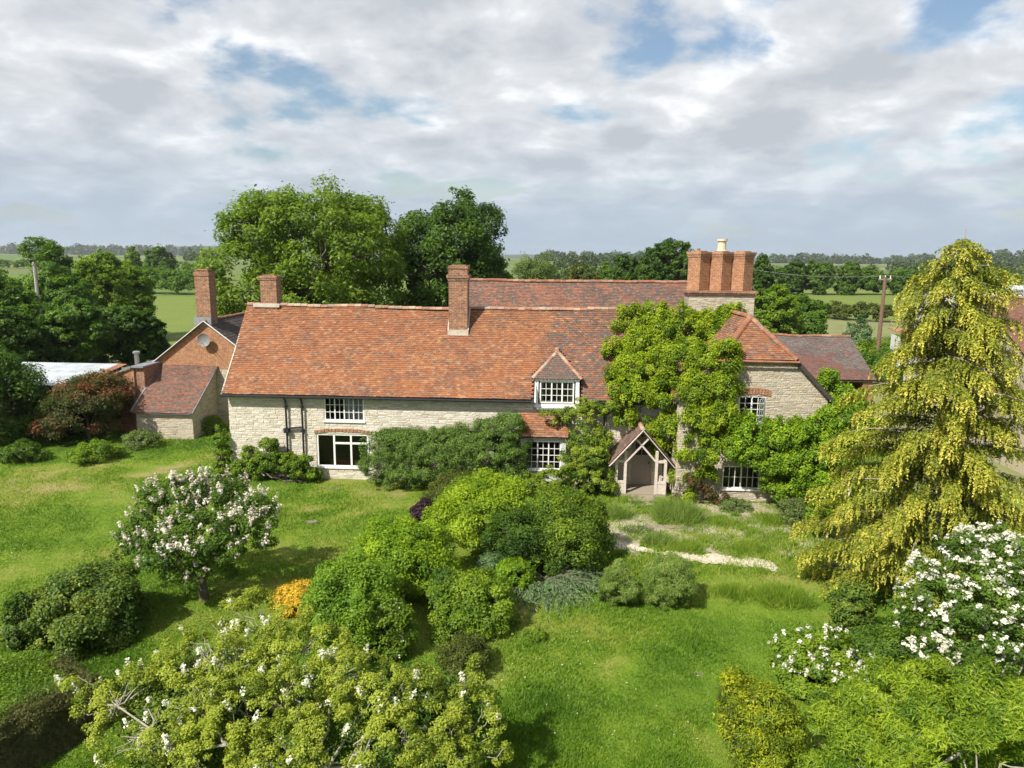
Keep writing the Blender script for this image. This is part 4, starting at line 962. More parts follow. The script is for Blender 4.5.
for s in (-1, 1):
    q = Vector((-s * (gxr - gx0 + .3), 0, gp * (gxr - gx0 + .3))); tiles(m, (gxr + s * (gxr - gx0 + .3), GV - .15, gz0 - gp * .3 + .03), (0, 1, 0), q, GD + .3, q.length, tw=.3, g=.22, lip=.012, rng=r2)
m.build('slate_roof', M['slate'], ob)
m = MB()
for s in (-1, 1):
    m.quad((gxr + s * (gxr - gx0 + .28), GV - .13, gz0 - gp * .3), (gxr, GV - .13, gzr - .01), (gxr, GV + GD + .13, gzr - .01), (gxr + s * (gxr - gx0 + .28), GV + GD + .13, gz0 - gp * .3))
m.build('roof_boards', M['darkwood'], ob)
m = MB(); ridge(m, (gxr, GV - .1, gzr + .05), (gxr, GV + GD, gzr + .05), r=.1); m.build('ridge_tiles', M['hip_tile'], ob)
m = MB()
for s in (-1, 1): m.beam((gxr + s * (gxr - gx0 + .3), GV - .17, gz0 - gp * .3), (gxr, GV - .17, gzr + .02), .03, .13, up=(0, 1, 0))
m.build('bargeboard', M['white'], ob)
cz = OF.hit(200, 270, GV + .5)[1]
chimney(ob, gxr - .12, GV + .55, gzr - .9, cz, .84, .8, M['brick_old'], bands=((0, .0, .08), (.12, .03, .2), ), label='tall brick chimney stack at the gable peak')
m = MB(); m.box(gxr - .62, gxr + .36, GV - .02, GV + .1, gzr - .25, gzr + .22); m.build('flashing', M['lead'], ob)
du, dz = OF.hit(204, 340, GV - .3)
m = MB(); k = 18; rings = []
for i, (r_, y_) in enumerate(((0.02, .1), (.15, .09), (.28, .05), (.37, 0))):
    for a in range(k): an = 2 * math.pi * a / k; m.v.append((du + r_ * math.cos(an), GV - .35 + y_, dz + r_ * math.sin(an)))
for i in range(3):
    for a in range(k): m.f.append((i * k + a, i * k + (a + 1) % k, (i + 1) * k + (a + 1) % k, (i + 1) * k + a)); m.t.append(.5)
m.tube([(du, GV - .26, dz), (du, GV - .1, dz - .2), (du, GV, dz - .2)], [.025] * 3, 6); m.tube([(du, GV - .3, dz - .35), (du, GV - .6, dz - .1)], [.015] * 2, 5)
m.build('satellite_dish', M['dish'], ob)
m = MB(); m.tube([(du + .1, GV - .03, dz - .3), (du + .5, GV - .03, dz - .7), (du + .9, GV - .03, dz - 1.2)], [.012] * 3, 4); m.build('cable', M['black'], ob)
# brick store with flue + sheet roofed shed
bx1 = OF.hit(151, 400, 1.2)[0]; bx0 = OF.hit(98, 400, 1.2)[0]; bz1 = OF.hit(150, 368, 1.2)[1]; bzl = bz1 - .9
st = OF.empty('brick_store', 'low brick store with a metal flue between the sheet roofed shed and the lean-to', 'store')
bxm = OF.hit(136, 400, 1.2)[0]
m = MB(); m.prism([(bx0, 1.2, -.1), (bxm, 1.2, -.1), (bxm, 1.2, bz1), (bx0, 1.2, bzl)], (0, 4, 0)); m.build('left_brick_wall', M['brick'], st)
m = MB(); m.box(bxm + .002, min(bx1, -.13), 1.3, 5.2, -.1, bz1 - .02); m.build('shade_brick_wall', M['brick_old'], st)  # darker brick colour paints the shade on the store's right-hand face
m = MB(); m.box(bxm - .1, min(bx1, -.13) + .06, 1.12, 5.3, bz1, bz1 + .1); m.beam((bx0, 1.15, bzl + .05), (bxm - .1, 1.15, bz1 + .06), .14, .1); m.build('coping', M['lead'], st)
fu = OF.hit(137, 360, 2.2)[0]; fz = OF.hit(137, 351, 2.2)[1]
m = MB(); m.tube([(fu, 2.2, bz1 + .05), (fu, 2.2, fz - .12)], [.13, .13], 10); m.tube([(fu, 2.2, fz - .14), (fu, 2.2, fz - .05), (fu, 2.2, fz)], [.2, .21, .12], 10); m.build('flue', M['steel'], st)
shF = Frame(G(100, 438), -R(3)); shF.o.z = 0
sh = shF.empty('sheet_roofed_shed', 'shed with pale corrugated sheet roof and rusty verge behind the red-leaved shrub', 'shed')
x1 = shF.hit(127, 363, 5)[0]; z1 = shF.hit(100, 363.5, 5)[1]; z0 = shF.hit(60, 385, 0.5)[1]; x0 = x1 - 7.5
m = MB(); n = 90
for i in range(n):
    a = x0 + (x1 - .5 - x0) * i / n; b = x0 + (x1 - .5 - x0) * (i + 1) / n; ha = .02 * (i % 2); hb = .02 * ((i + 1) % 2)
    m.quad((a, .3, z0 + ha), (b, .3, z0 + hb), (b, 5, z1 + hb), (a, 5, z1 + ha))
m.build('sheet_roof', M['sheet'], sh)
m = MB(); m.quad((x1 - .5, .3, z0 + .02), (x1, .3, z0 + .0), (x1, 5, z1 + .0), (x1 - .5, 5, z1 + .02)); m.build('rusty_verge', M['rust'], sh)
m = MB(); m.prism([(x0 + .2, .5, -.1), (x0 + .2, .5, z0 - .05), (x0 + .2, 4.9, z1 - .1), (x0 + .2, 4.9, -.1)], (x1 - x0 - .5, 0, 0)); m.build('shed_wall', M['darkwood'], sh)

# right hand barns
def barn(name, label, x0, x1, yr, ye, Yf, Yr, mat, wallm, rot=0, tw=.17, g=.11, parts=None, cat='barn', tint=None, xe0=None):
    """long barn, front roof slope facing the camera: ridge row yr at depth Yr, eaves row ye at depth Yf"""
    o = P(x0, ye, Yf); e = P(x0, ye, Yf).z; o.z = 0; F_ = Frame(o, rot); t = F_.empty(name, label, cat)
    dv = Yr - Yf; rz = F_.hit((x0 + x1) / 2, yr, dv)[1]; ez = F_.hit((x0 + x1) / 2, ye, 0)[1]; W = F_.hit(x1, ye, 0)[0]
    q = Vector((0, dv + .2, rz - ez)); m = MB(); rg = random.Random(int(x0)); tiles(m, (-.15, -.2, ez), (1, 0, 0), q, W + .3, q.length, tw=tw, g=g, rng=rg, tint=tint, sag=lambda s, t_: .07 * wobble(s * .6, x0) * t_ / q.length)
    tiles(m, (W + .15, 2 * dv + .2, ez), (-1, 0, 0), Vector((0, -q.y, q.z)), W + .3, q.length, tw=tw, g=g, rng=rg, tint=tint); m.build('roof', mat, t)
    m = MB(); ridge(m, (-.15, dv, rz + .04), (W + .15, dv, rz + .04), r=.12, rg=rg, off=lambda s: .07 * wobble(s * .6, x0)); m.build('ridge_tiles', M['hip_tile'], t)
    m = MB(); m.poly([(0, 2 * dv, -.1), (0, 0, -.1), (0, 0, ez - .1), (0, dv, rz - .15), (0, 2 * dv, ez - .1)]); m.poly([(W, 0, -.1), (W, 2 * dv, -.1), (W, 2 * dv, ez - .1), (W, dv, rz - .15), (W, 0, ez - .1)]); m.quad((W, 2 * dv, -.1), (0, 2 * dv, -.1), (0, 2 * dv, ez), (W, 2 * dv, ez))
    if parts is None: m.quad((0, 0, -.1), (W, 0, -.1), (W, 0, ez - .05), (0, 0, ez - .05))
    m.build('wall', wallm, t); m = MB(); m.quad((-.1, -.17, ez - .1), (W + .1, -.17, ez - .1), (W + .1, dv, rz - .12), (-.1, dv, rz - .12)); m.build('roof_boards', M['darkwood'], t)
    return t, F_, W, ez, dv
tb, TF, W, ez, dv = barn('tiled_barn', 'low open-fronted barn with mossy brown tile roof right of the farmhouse', 788, 873, 336, 379, 46, 50.5, M['tile_barn'], M['brick_old'], -R(3), parts=True,
                         tint=lambda s, t, r: r.uniform(.65, 1) if (t > 2.6 + .8 * wobble(s * .8) or s > 3.6 + .8 * wobble(t) and t > 1.2) and r.random() < .8 else r.uniform(0, .6))
for a_, b_ in ((0, .9), (1.9, 2.6), (W - .6, W)): m = MB(); m.box(a_, b_, 0, .35, -.1, ez - .05); m.build('brick_pier', M['brick'], tb)
m = MB(); m.beam((0, .15, ez - .12), (W, .15, ez - .12), .16, .16); m.beam((2.6, .1, ez - .5), (W - .6, .1, ez - .9), .05, .3); m.build('timber_beam', M['wood'], tb)
ssf = Frame(P(912, 362, 56), 0); ssf.o.z = 0
ss = ssf.empty('small_white_shed', 'small pale shed with rusty lean roof beyond the telegraph pole', 'shed')
z_ = ssf.hit(900, 340, 0)[1]; w_ = 2.4
m = MB(); m.prism([(0, 0, -.1), (w_, 0, -.1), (w_, 0, z_), (0, 0, z_ + .1)], (0, 3.5, 0)); m.build('wall', M['render_white'], ss)
m = MB(); m.box(w_ * .35, w_ * .8, -.02, 0.1, .2, z_ - .5); m.build('dark_opening_slab', M['darkwood'], ss)  # solid dark slab, its colour stands for the shade inside an opening
m = MB(); m.prism([(-.2, -.3, z_ + .02), (w_ + .5, -.3, z_ - .04), (w_ + .5, 3.8, z_ + .42), (-.2, 3.8, z_ + .55)], (0, 0, .06)); m.build('roof', M['rust'], ss)
barn('long_tiled_barn', 'large barn with plain red-brown tile roof behind the golden conifer', 1050, 1200, 300, 388, 37, 44, M['tile_old'], M['stone_grey'], -R(3), tint=lambda s, t, r: r.uniform(.1, .6))
t5, F5, W5, e5, d5 = barn('lower_barn', 'lower tiled cart shed in front of the long barn at the right edge', 1066, 1200, 400, 466, 30, 34, M['tile_barn'], M['stone_grey'], -R(3), tint=lambda s, t, r: r.uniform(.2, .7))
pbF = Frame(P(972, 300, 74), -R(8)); pbF.o.z = 0
pb = pbF.empty('pale_roofed_barn', 'modern barn with pale grey sheet roof at the right horizon', 'barn')
zr = pbF.hit(1005, 285, 7)[1]; ze = pbF.hit(1005, 302, 0)[1]
m = MB(); m.quad((0, 0, ze), (24, 0, ze), (24, 7, zr), (0, 7, zr)); m.quad((0, 7, zr), (24, 7, zr), (24, 14, ze), (0, 14, ze)); m.build('sheet_roof', M['sheet'], pb)
m = MB(); m.prism([(0.2, .2, -.1), (0.2, .2, ze - .05), (.2, 7, zr - .05), (.2, 13.8, ze - .05), (.2, 13.8, -.1)], (23.5, 0, 0)); m.build('wall', M['render_white'], pb)
m = MB(); m.quad((6, 0.6, ze + (zr - ze) * .12 + .03), (20, 0.6, ze + (zr - ze) * .12 + .03), (20, 5, ze + (zr - ze) * .72 + .03), (6, 5, ze + (zr - ze) * .72 + .03)); m.build('roof_panel', M['lead'], pb)
# poles and wires
pp = P(883, 300, 62); pz0 = P(884, 278, 62).z
tp = thing('telegraph_pole', 'brown timber telegraph pole with insulators in front of the right hand field', 'pole', (pp.x, pp.y, 0))
m = MB(); m.tube([(0, 0, -.1), (0, 0, pz0 + .1)], [.19, .14], 10); m.build('pole', M['pole'], tp)
m = MB(); m.beam((-.55, 0, pz0 - .12), (.55, 0, pz0 - .12), .1, .12); m.build('crossarm', M['wood'], tp)
for x in (-.45, .0, .45):
    m = MB(); m.tube([(x, 0, pz0 - .05), (x, 0, pz0 + .22)], [.05, .035], 8); m.build('insulator', M['white'], tp)
pl = P(37, 290, 60); plz = P(37, 262, 60).z
t2 = thing('grey_pole', 'weathered grey pole rising out of the left hand thicket', 'pole', (pl.x, pl.y, 0))
m = MB(); m.tube([(0, 0, -.1), (0, 0, plz)], [.17, .13], 9); m.build('pole', M['pole_grey'], t2)
m = MB(); m.tube([(0, -.16, plz - .3), (0.25, -.2, plz + .1)], [.025, .02], 5); m.build('bracket', M['black'], t2)
def wire(label, a, b, sag):
    a = Vector(a); b = Vector(b); c = (a + b) / 2; m = MB(); m.tube([tuple(a + (b - a) * i / 16 + Vector((0, 0, -sag * 4 * (i / 16) * (1 - i / 16))) - c) for i in range(17)], [.011] * 17, 4)
    o = m.build('overhead_wire', M['dish']); o.location = c; tag(o, label, 'wire')
wire('thin overhead wire running left from the telegraph pole over the hedge trees', (pp.x, pp.y, pz0 + .2), P(745, 268, 70), .4)
wire('thin overhead wire running right from the telegraph pole behind the conifer', (pp.x, pp.y, pz0 + .2), P(1100, 276, 60), .3)
wire('overhead wire running left from the grey pole', (pl.x, pl.y, plz - .1), P(-60, 250, 55), .2)
# garden hard landscape: path, terrace, low wall
def strip(name, pts, mat, z, wfn, seed=1, kind='structure', step=.25):
    """irregular gravel path through px points"""
    g_ = [G(*p) for p in pts]; L_ = []; rg = random.Random(seed)
    for i in range(len(g_) - 1):
        n = max(1, int((g_[i + 1] - g_[i]).length / step))
        for k in range(n): L_.append(g_[i].lerp(g_[i + 1], k / n))
    L_.append(g_[-1]); a = []; b = []
    for i, p in enumerate(L_):
        d = (L_[min(i + 1, len(L_) - 1)] - L_[max(0, i - 1)]).normalized(); s = Vector((-d.y, d.x, 0)); w_ = wfn(i / (len(L_) - 1))
        a.append(p + s * (w_ + rg.uniform(-.12, .12)) + Vector((0, 0, z))); b.append(p - s * (w_ + rg.uniform(-.12, .12)) + Vector((0, 0, z)))
    m = MB()
    for i in range(len(L_) - 1): m.quad(b[i], b[i + 1], a[i + 1], a[i], rg.random())
    o = m.build(name, mat); o['kind'] = kind
def pix(p):
    q = p - np.array([0, 0, CAMH]); f = q @ np.array(_F); return 512 + FPX * (q @ np.array(CR)) / f, 384 - FPX * (q @ np.array(CU)) / f
def band(px_, py_):   # distance (in rows) from the centre line of the path
    return np.abs(py_ - np.interp(px_, [600, 616, 650, 690, 730, 772, 790], [540, 545, 551, 558, 561, 566, 569]))
def path_mask(p):
    a, b = pix(p); n = vnoise(p * [1, 1, 0], 2.2, 51) + .6 * vnoise(p * [1, 1, 0], 7, 52)
    return (a > 612 + 4 * n) & (a < 774 + 8 * n) & (band(a, b) < 4.3 + 2.4 * n)
def bed_mask(p):
    a, b = pix(p); n = vnoise(p * [1, 1, 0], 1.1, 53) + .5 * vnoise(p * [1, 1, 0], 5, 54)
    return (((a > 686 + 8 * n) & (a < 822 + 8 * n) & (b > 503) & (b < 553 + 6 * n)) | ((a > 606) & (a < 700) & (b > 514) & (b < 540 + 4 * n)) | ((a > 596) & (a < 640) & (b > 536) & (b < 556))) & (n > -.55)
def patch(name, mask, mat, dz, st=.07, seed=1):
    rng = np.random.default_rng(seed); xs = np.arange(2, 13, st); ys = np.arange(20, 29.5, st); X, Y = np.meshgrid(xs, ys); Xj = X + rng.uniform(-.4, .4, X.shape) * st; Yj = Y + rng.uniform(-.4, .4, X.shape) * st
    Z = lawn_z(X, Y) + dz + rng.uniform(0, .012, X.shape); v = np.stack([Xj, Yj, Z], -1); ny, nx = X.shape
    i = (np.arange(ny - 1)[:, None] * nx + np.arange(nx - 1)[None]).ravel(); f = np.stack([i, i + 1, i + nx + 1, i + nx], 1); v = v.reshape(-1, 3); k = mask(v[f].mean(1)); f = f[k]
    m = MB(); m.v = [tuple(x) for x in v]; m.f = [tuple(int(z_) for z_ in x) for x in f]; m.t = list(rng.random(len(f))); o = m.build(name, mat); o['kind'] = 'structure'
M['terrace'] = stone_mat('weedy_terrace_gravel', [(0.36, 0.31, 0.22), (0.42, 0.36, 0.26), (0.28, 0.245, 0.165), (0.38, 0.34, 0.24)], stain=(0.17, 0.18, 0.08))
M['gravel'] = stone_mat('cream_gravel', [(0.52, 0.45, 0.34), (0.58, 0.51, 0.39), (0.42, 0.36, 0.27), (0.60, 0.53, 0.42)], stain=(0.33, 0.31, 0.19))
patch('garden_terrace', bed_mask, M['terrace'], .012, seed=2)
patch('gravel_path', path_mask, M['gravel'], .024, seed=3)
rg = random.Random(44)
def slab(name, label, px_, py_, w_, d_, mat, rot, h=.05, group=None):
    p = G(px_, py_); m = MB(); k = 9; vs = [(w_ / 2 * math.copysign(abs(math.cos(a)) ** .6, math.cos(a)) * rg.uniform(.9, 1.05), d_ / 2 * math.copysign(abs(math.sin(a)) ** .6, math.sin(a)) * rg.uniform(.9, 1.05), 0) for a in [2 * math.pi * i / k for i in range(k)]]
    m.prism(vs, (0, 0, h), rg.random()); o = m.build(name, M[mat]); o.location = (p.x, p.y, lawn_z(p.x, p.y) - .005); o.rotation_euler = (0, 0, rot); tag(o, label, 'paving slab', group)
for i, (x, y) in enumerate([(640, 505), (662, 529), (684, 530), (718, 527), (742, 520), (752, 540), (775, 537), (792, 544), (770, 552), (738, 508), (722, 545)]):
    slab('paving_slab', 'weathered stone slab set in the overgrown terrace below the wing', x, y, rg.uniform(.9, 1.9), rg.uniform(.35, .6), 'paving', rg.uniform(-.3, .3), .04, 'terrace slabs')
slab('stepping_stone', 'pinkish flat stone lying in the lawn beside the flowering lilac', 312, 523, .45, .3, 'paving', .2, .05)
# rubble garden wall by the conifer
wp = G(846, 527); WFr = Frame((wp.x, wp.y, 0), R(62)); gw = WFr.empty('garden_wall', 'low pale rubble garden wall half hidden between the shrubs and the conifer', 'wall')
m = MB(); m.box(0, 4.2, .04, .36, -.1, 1.15); m.build('wall_core', M['mortar'], gw)
m = MB(); stones(m, (0, .04, -.1), (1, 0, 0), 4.2, 1.25, (), rg, n=(0, -1, 0)); stones(m, (0, .36, -.1), (0, -1, 0), .32, 1.25, (), rg, n=(-1, 0, 0)); m.build('stones', M['stone'], gw)
m = MB()
for i in range(14): m.box(i * .3, i * .3 + .28, -.02, .42, 1.152, 1.152 + rg.uniform(.07, .13), rg.random())
m.build('coping_stones', M['stone'], gw)
# ================================================================== VEGETATION
def lm(key, base, hi=None, lo=None, **kw):
    lo = lo or tuple(x * .5 for x in base); hi = hi or tuple(min(.45, x * 1.45) for x in base); M[key] = leaf_mat(key, lo, base, hi, **kw)
lm('maple_leaf', (0.10, 0.155, 0.020), (0.17, 0.225, 0.03), (0.048, 0.085, 0.014))
lm('dark_leaf', (0.045, 0.088, 0.018), (0.08, 0.135, 0.025), (0.02, 0.045, 0.012))
lm('willow_leaf', (0.09, 0.125, 0.05), (0.13, 0.17, 0.07), (0.05, 0.075, 0.03))
lm('hedge_leaf', (0.065, 0.12, 0.022), (0.11, 0.17, 0.03), (0.03, 0.06, 0.014))
lm('thicket_leaf', (0.065, 0.125, 0.024), (0.12, 0.19, 0.035), (0.028, 0.06, 0.014))
lm('bright_leaf', (0.105, 0.17, 0.022), (0.19, 0.25, 0.03), (0.04, 0.08, 0.014))
lm('lime_leaf', (0.165, 0.235, 0.018), (0.27, 0.33, 0.028), (0.075, 0.13, 0.012), trans=.4)
lm('wisteria_leaf', (0.18, 0.235, 0.018), (0.27, 0.32, 0.025), (0.05, 0.10, 0.012), trans=.4)
lm('ivy_leaf', (0.085, 0.135, 0.02), (0.20, 0.26, 0.03), (0.03, 0.065, 0.014))
lm('starry_leaf', (0.12, 0.20, 0.025), (0.20, 0.28, 0.04), (0.05, 0.11, 0.018))
lm('climber_leaf', (0.15, 0.20, 0.03), (0.27, 0.30, 0.06), (0.05, 0.10, 0.02))
lm('vine_leaf', (0.135, 0.215, 0.018), (0.24, 0.32, 0.025), (0.045, 0.10, 0.012), trans=.4)
lm('cotoneaster_leaf', (0.075, 0.125, 0.030), (0.12, 0.18, 0.045), (0.04, 0.075, 0.018), trans=.2)
lm('box_leaf', (0.065, 0.11, 0.020), (0.14, 0.165, 0.03), (0.022, 0.05, 0.013), trans=.2)
lm('olive_leaf', (0.10, 0.125, 0.022), (0.16, 0.18, 0.03), (0.05, 0.07, 0.015))
lm('juniper_leaf', (0.085, 0.14, 0.085), (0.13, 0.19, 0.12), (0.04, 0.075, 0.045), trans=.15)
lm('grey_leaf', (0.11, 0.15, 0.07), (0.17, 0.20, 0.11), (0.06, 0.09, 0.04))
lm('lavender_leaf', (0.15, 0.21, 0.07), (0.23, 0.27, 0.12), (0.08, 0.13, 0.04))
lm('long_grass', (0.14, 0.21, 0.03), (0.27, 0.29, 0.09), (0.075, 0.14, 0.02))
lm('purple_leaf', (0.06, 0.03, 0.045), (0.10, 0.055, 0.07), (0.03, 0.02, 0.025))
lm('red_leaf', (0.10, 0.115, 0.030), (0.24, 0.075, 0.035), (0.04, 0.07, 0.018))
lm('gold_leaf', (0.30, 0.325, 0.03), (0.66, 0.58, 0.10), (0.045, 0.08, 0.014), trans=.3)
lm('orange_flower', (0.62, 0.40, 0.03), (0.72, 0.50, 0.04), (0.42, 0.30, 0.03), trans=.2)
lm('white_flower', (0.68, 0.66, 0.58), (0.78, 0.77, 0.72), (0.48, 0.47, 0.36), trans=.25)
lm('lilac_flower', (0.66, 0.60, 0.53), (0.78, 0.75, 0.69), (0.46, 0.37, 0.32), trans=.25)
lm('cream_flower', (0.68, 0.67, 0.57), (0.78, 0.77, 0.70), (0.50, 0.50, 0.33), trans=.25)
lm('purple_flower', (0.16, 0.10, 0.36), (0.24, 0.16, 0.5), (0.08, 0.05, 0.2))
lm('laburnum_leaf', (0.29, 0.35, 0.03), (0.44, 0.48, 0.06), (0.065, 0.115, 0.014), trans=.4)
lm('yellowgreen_leaf', (0.15, 0.20, 0.018), (0.34, 0.33, 0.025), (0.06, 0.085, 0.014))
lm('grass_blade', (0.095, 0.165, 0.018), (0.22, 0.225, 0.06), (0.05, 0.105, 0.012), trans=.3)

# ---- background trees
tree_px('broad_maple_tree', 'huge fresh green domed tree behind the left end of the farmhouse roof', 196, 408, 184, 60, M['maple_leaf'], 95000, .30, 11, k1=34, low=.04, r2=1.1, tvar=.16)
tree_px('dark_oak_tree', 'dark green spreading tree right of the huge fresh green one', 384, 520, 193, 66, M['dark_leaf'], 60000, .30, 12, k1=22, low=.04, r2=1.0)
tree_px('grey_willow_tree', 'grey-green feathery young tree right of the dark spreading tree', 513, 560, 243, 84, M['willow_leaf'], 14000, .3, 13, k1=8, r2=.6, aspect=.25, up=-.1)
tree_px('dark_tree', 'dark tall tree left of the clustered chimneys', 634, 702, 237, 118, M['dark_leaf'], 20000, .5, 14, k1=12)
tree_px('dark_tree', 'rounder dark tree behind the rear ridge, left of the tall dark one', 610, 652, 249, 122, M['dark_leaf'], 11000, .5, 15, k1=8)
tree_px('green_tree', 'mid green rounded bush tree above the middle of the rear ridge', 560, 606, 262, 130, M['olive_leaf'], 9000, .5, 16, k1=8)
tree_px('green_tree', 'small tree peeping over the rear ridge beside the willow', 590, 625, 260, 160, M['hedge_leaf'], 7000, .6, 17, k1=6)
tree_px('green_tree', 'dark tree just right of the clustered chimneys', 742, 779, 255, 125, M['dark_leaf'], 11000, .5, 18, k1=8)
tree_px('bright_tree', 'bright green bushy tree below the row of field trees, right of the chimneys', 752, 808, 275, 76, M['bright_leaf'], 26000, .28, 19, k1=12, low=.0)
tree_px('bright_tree', 'lower green bushy tree at the edge of the right hand field', 790, 832, 291, 80, M['thicket_leaf'], 15000, .28, 20, k1=9, low=.0)
for i, (a, b, y, mt, lb) in enumerate([(777, 808, 259, 'dark_leaf', 'first dark round tree of the row beyond the right hand field'), (805, 838, 258, 'hedge_leaf', 'second, olive round tree of the row beyond the right hand field'), (836, 864, 263, 'hedge_leaf', 'third and smallest round tree of the row beyond the field')]):
    tree_px('field_tree', lb, a, b, y, 205, M[mt], 14000, .7, 30 + i, k1=12, low=-.05, group='row of trees beyond the right hand field')
def hedge_run(name, label, pts, h, w_, mat, n, leaf, seed, cat='hedge', wood=None, ztop=None, **kw):
    rng = np.random.default_rng(seed); pw_ = [Vector(p) if len(p) == 3 else G(*p) for p in pts]; L = []
    for i in range(len(pw_) - 1):
        k = max(1, int((pw_[i + 1] - pw_[i]).length / (w_ * .7)))
        for j in range(k):
            c = pw_[i].lerp(pw_[i + 1], j / k); s = rng.uniform(.8, 1.15); L.append((c.x, c.y, h * .45 * s, w_ * .6, w_ * .6, h * .5 * s))
    c = sum(pw_, Vector()) / len(pw_); c.z = 0
    kw.setdefault('r2', min(w_, h) * .22)
    return plant(name, label, cat, c, L, mat, n, leaf, seed=seed, **kw)
hedge_run('field_hedge', 'tall green hedge beyond the right hand field', [P(862, 280, 208), P(925, 280, 208), P(1000, 280, 205)], 6.3, 5, M['hedge_leaf'], 30000, .7, 41)
hedge_run('near_field_hedge', 'low brownish hedge at the near edge of the right hand field', [P(812, 300, 126), P(860, 300, 118), P(900, 300, 116)], 2.6, 2.4, M['olive_leaf'], 12000, .35, 42)
hedge_run('farm_scrub', 'low bright scrub between the tiled barn and the field', [P(745, 320, 72), P(800, 320, 66), P(862, 320, 64), P(900, 320, 70)], 2.6, 2.6, M['bright_leaf'], 26000, .2, 43)
hedge_run('farm_scrub', 'scrub growing around the foot of the telegraph pole', [P(866, 330, 58), P(905, 330, 60)], 2.6, 3, M['thicket_leaf'], 16000, .18, 44)
tree_px('blue_spruce_tree', 'small blue-grey conifer left of the telegraph pole', 848, 872, 308, 66, M['juniper_leaf'], 7000, .22, 45, k1=6, low=.0, droop=.6, aspect=.3)
hedge_run('pasture_hedge', 'hedge closing off the left hand pasture', [P(60, 290, 178), P(160, 290, 176), P(225, 290, 172)], 6.0, 5, M['thicket_leaf'], 22000, .55, 46)
hedge_run('distant_hedge', 'pale hedge line in the fields beyond the left hand pasture', [P(-20, 262, 420), P(100, 262, 420), P(215, 262, 420)], 4.5, 9, M['thicket_leaf'], 9000, 1.2, 47)
tree_px('green_tree', 'rounded tree on the horizon above the left hand pasture', 143, 179, 245, 260, M['hedge_leaf'], 9000, .8, 48, k1=9, low=.02)
tree_px('green_tree', 'small tree breaking the left horizon', 118, 140, 240, 240, M['bright_leaf'], 4500, .7, 49, k1=5, low=.1, gap=(.6, .3))
tree_px('ragged_tree', 'ragged dark tree standing above the thicket beside the grey pole', 14, 66, 231, 78, M['thicket_leaf'], 11000, .30, 50, k1=9, low=.2, gap=(.9, .1), tvar=.2, r2=.55)
for i, (a, b, y, Y, mt, lb, n) in enumerate([
    (-50, 40, 262, 60, 'thicket_leaf', 'thicket tree at the far left edge below the horizon', 34000), (22, 92, 266, 70, 'thicket_leaf', 'mid green thicket tree left of the grey pole top', 26000),
    (70, 128, 251, 78, 'bright_leaf', 'light twiggy thicket tree reaching to the horizon', 22000), (108, 152, 262, 84, 'bright_leaf', 'yellow-green thicket tree left of the pasture', 17000),
    (92, 160, 302, 60, 'dark_leaf', 'dark thicket tree directly above the flue, edging the pasture', 32000), (36, 108, 300, 55, 'thicket_leaf', 'bushy thicket tree behind the sheet roofed shed', 36000),
    (-40, 60, 300, 52, 'dark_leaf', 'dark thicket tree behind the left hand shrubbery', 34000), (-60, 22, 318, 44, 'dark_leaf', 'darkest thicket tree touching the left edge above the shrubbery', 30000)]):
    tree_px('thicket_tree', lb, a, b, y, Y, M[mt], int(n * 1.1), .28, 60 + i, k1=15, low=0.0, group='thicket behind the left outbuildings')
# left shrubbery
shrub('laurel_bush', 'big dark glossy bush at the left edge beside the red-leaved shrub', (-60, 60, 345, 455), M['dark_leaf'], 42000, .13, 71, k=14)
shrub('red_leaved_shrub', 'red and green leaved shrub in front of the brick store', (42, 138, 374, 449), M['red_leaf'], 34000, .13, 72, k=12, tvar=.3)
shrub('low_bush', 'low mid green bush in front of the dark laurel', (-6, 50, 442, 466), M['hedge_leaf'], 9000, .09, 73)
shrub('low_bush', 'low fresh green bush under the red-leaved shrub', (68, 124, 440, 467), M['bright_leaf'], 11000, .09, 74)
shrub('low_bush', 'grey-green low plant at the foot of the lean-to', (116, 168, 430, 452), M['grey_leaf'], 6000, .09, 75)
shrub('low_bush', 'small dark bush in the corner between lean-to and farmhouse', (196, 226, 414, 436), M['bright_leaf'], 4000, .08, 76)
# plants along the house wall
def wall_blobs(blobs, v, fr=HF, sq=.7, vd=None):
    L = []
    for bl in blobs:
        x, y, r = bl[:3]; vv = bl[3] if len(bl) > 3 else v
        u, z = fr.hit(x, y, vv); wp_ = fr.w(u, vv, z); s = ppm(wp_); rr_ = r / s; L.append((wp_.x, wp_.y, wp_.z, rr_, rr_ * sq, rr_))
    return L
def climber(name, label, cat, blobs, v, mat, n, leaf, seed, sq=.7, wood='bark', basepx=None, **kw):
    L = wall_blobs(blobs, v, sq=sq); b = basepx or blobs[-1]; g_ = G(b[0], 500); u = HF.hit(b[0], 460, v)[0]; bs = HF.w(u, v, 0)
    return plant(name, label, cat, bs, L, mat, n, leaf, seed=seed, wood=M[wood] if wood else None, r0=.07, limbs=8, twig=.015, sub=50, fork=.15, woodname='stem', **kw)
roofv = lambda y: max(.2, min(2.6, (402 - y) / 88 * 3.2 - .2))
wb = []
for (x, y, r) in [(632, 322, 17), (655, 316, 16), (680, 318, 16), (706, 322, 15), (726, 320, 13), (738, 312, 7), (722, 340, 15), (733, 334, 7), (640, 345, 18), (625, 352, 12), (662, 340, 20), (690, 336, 20), (716, 334, 17)]:
    wb.append((x, y, r, roofv(y) - .3))
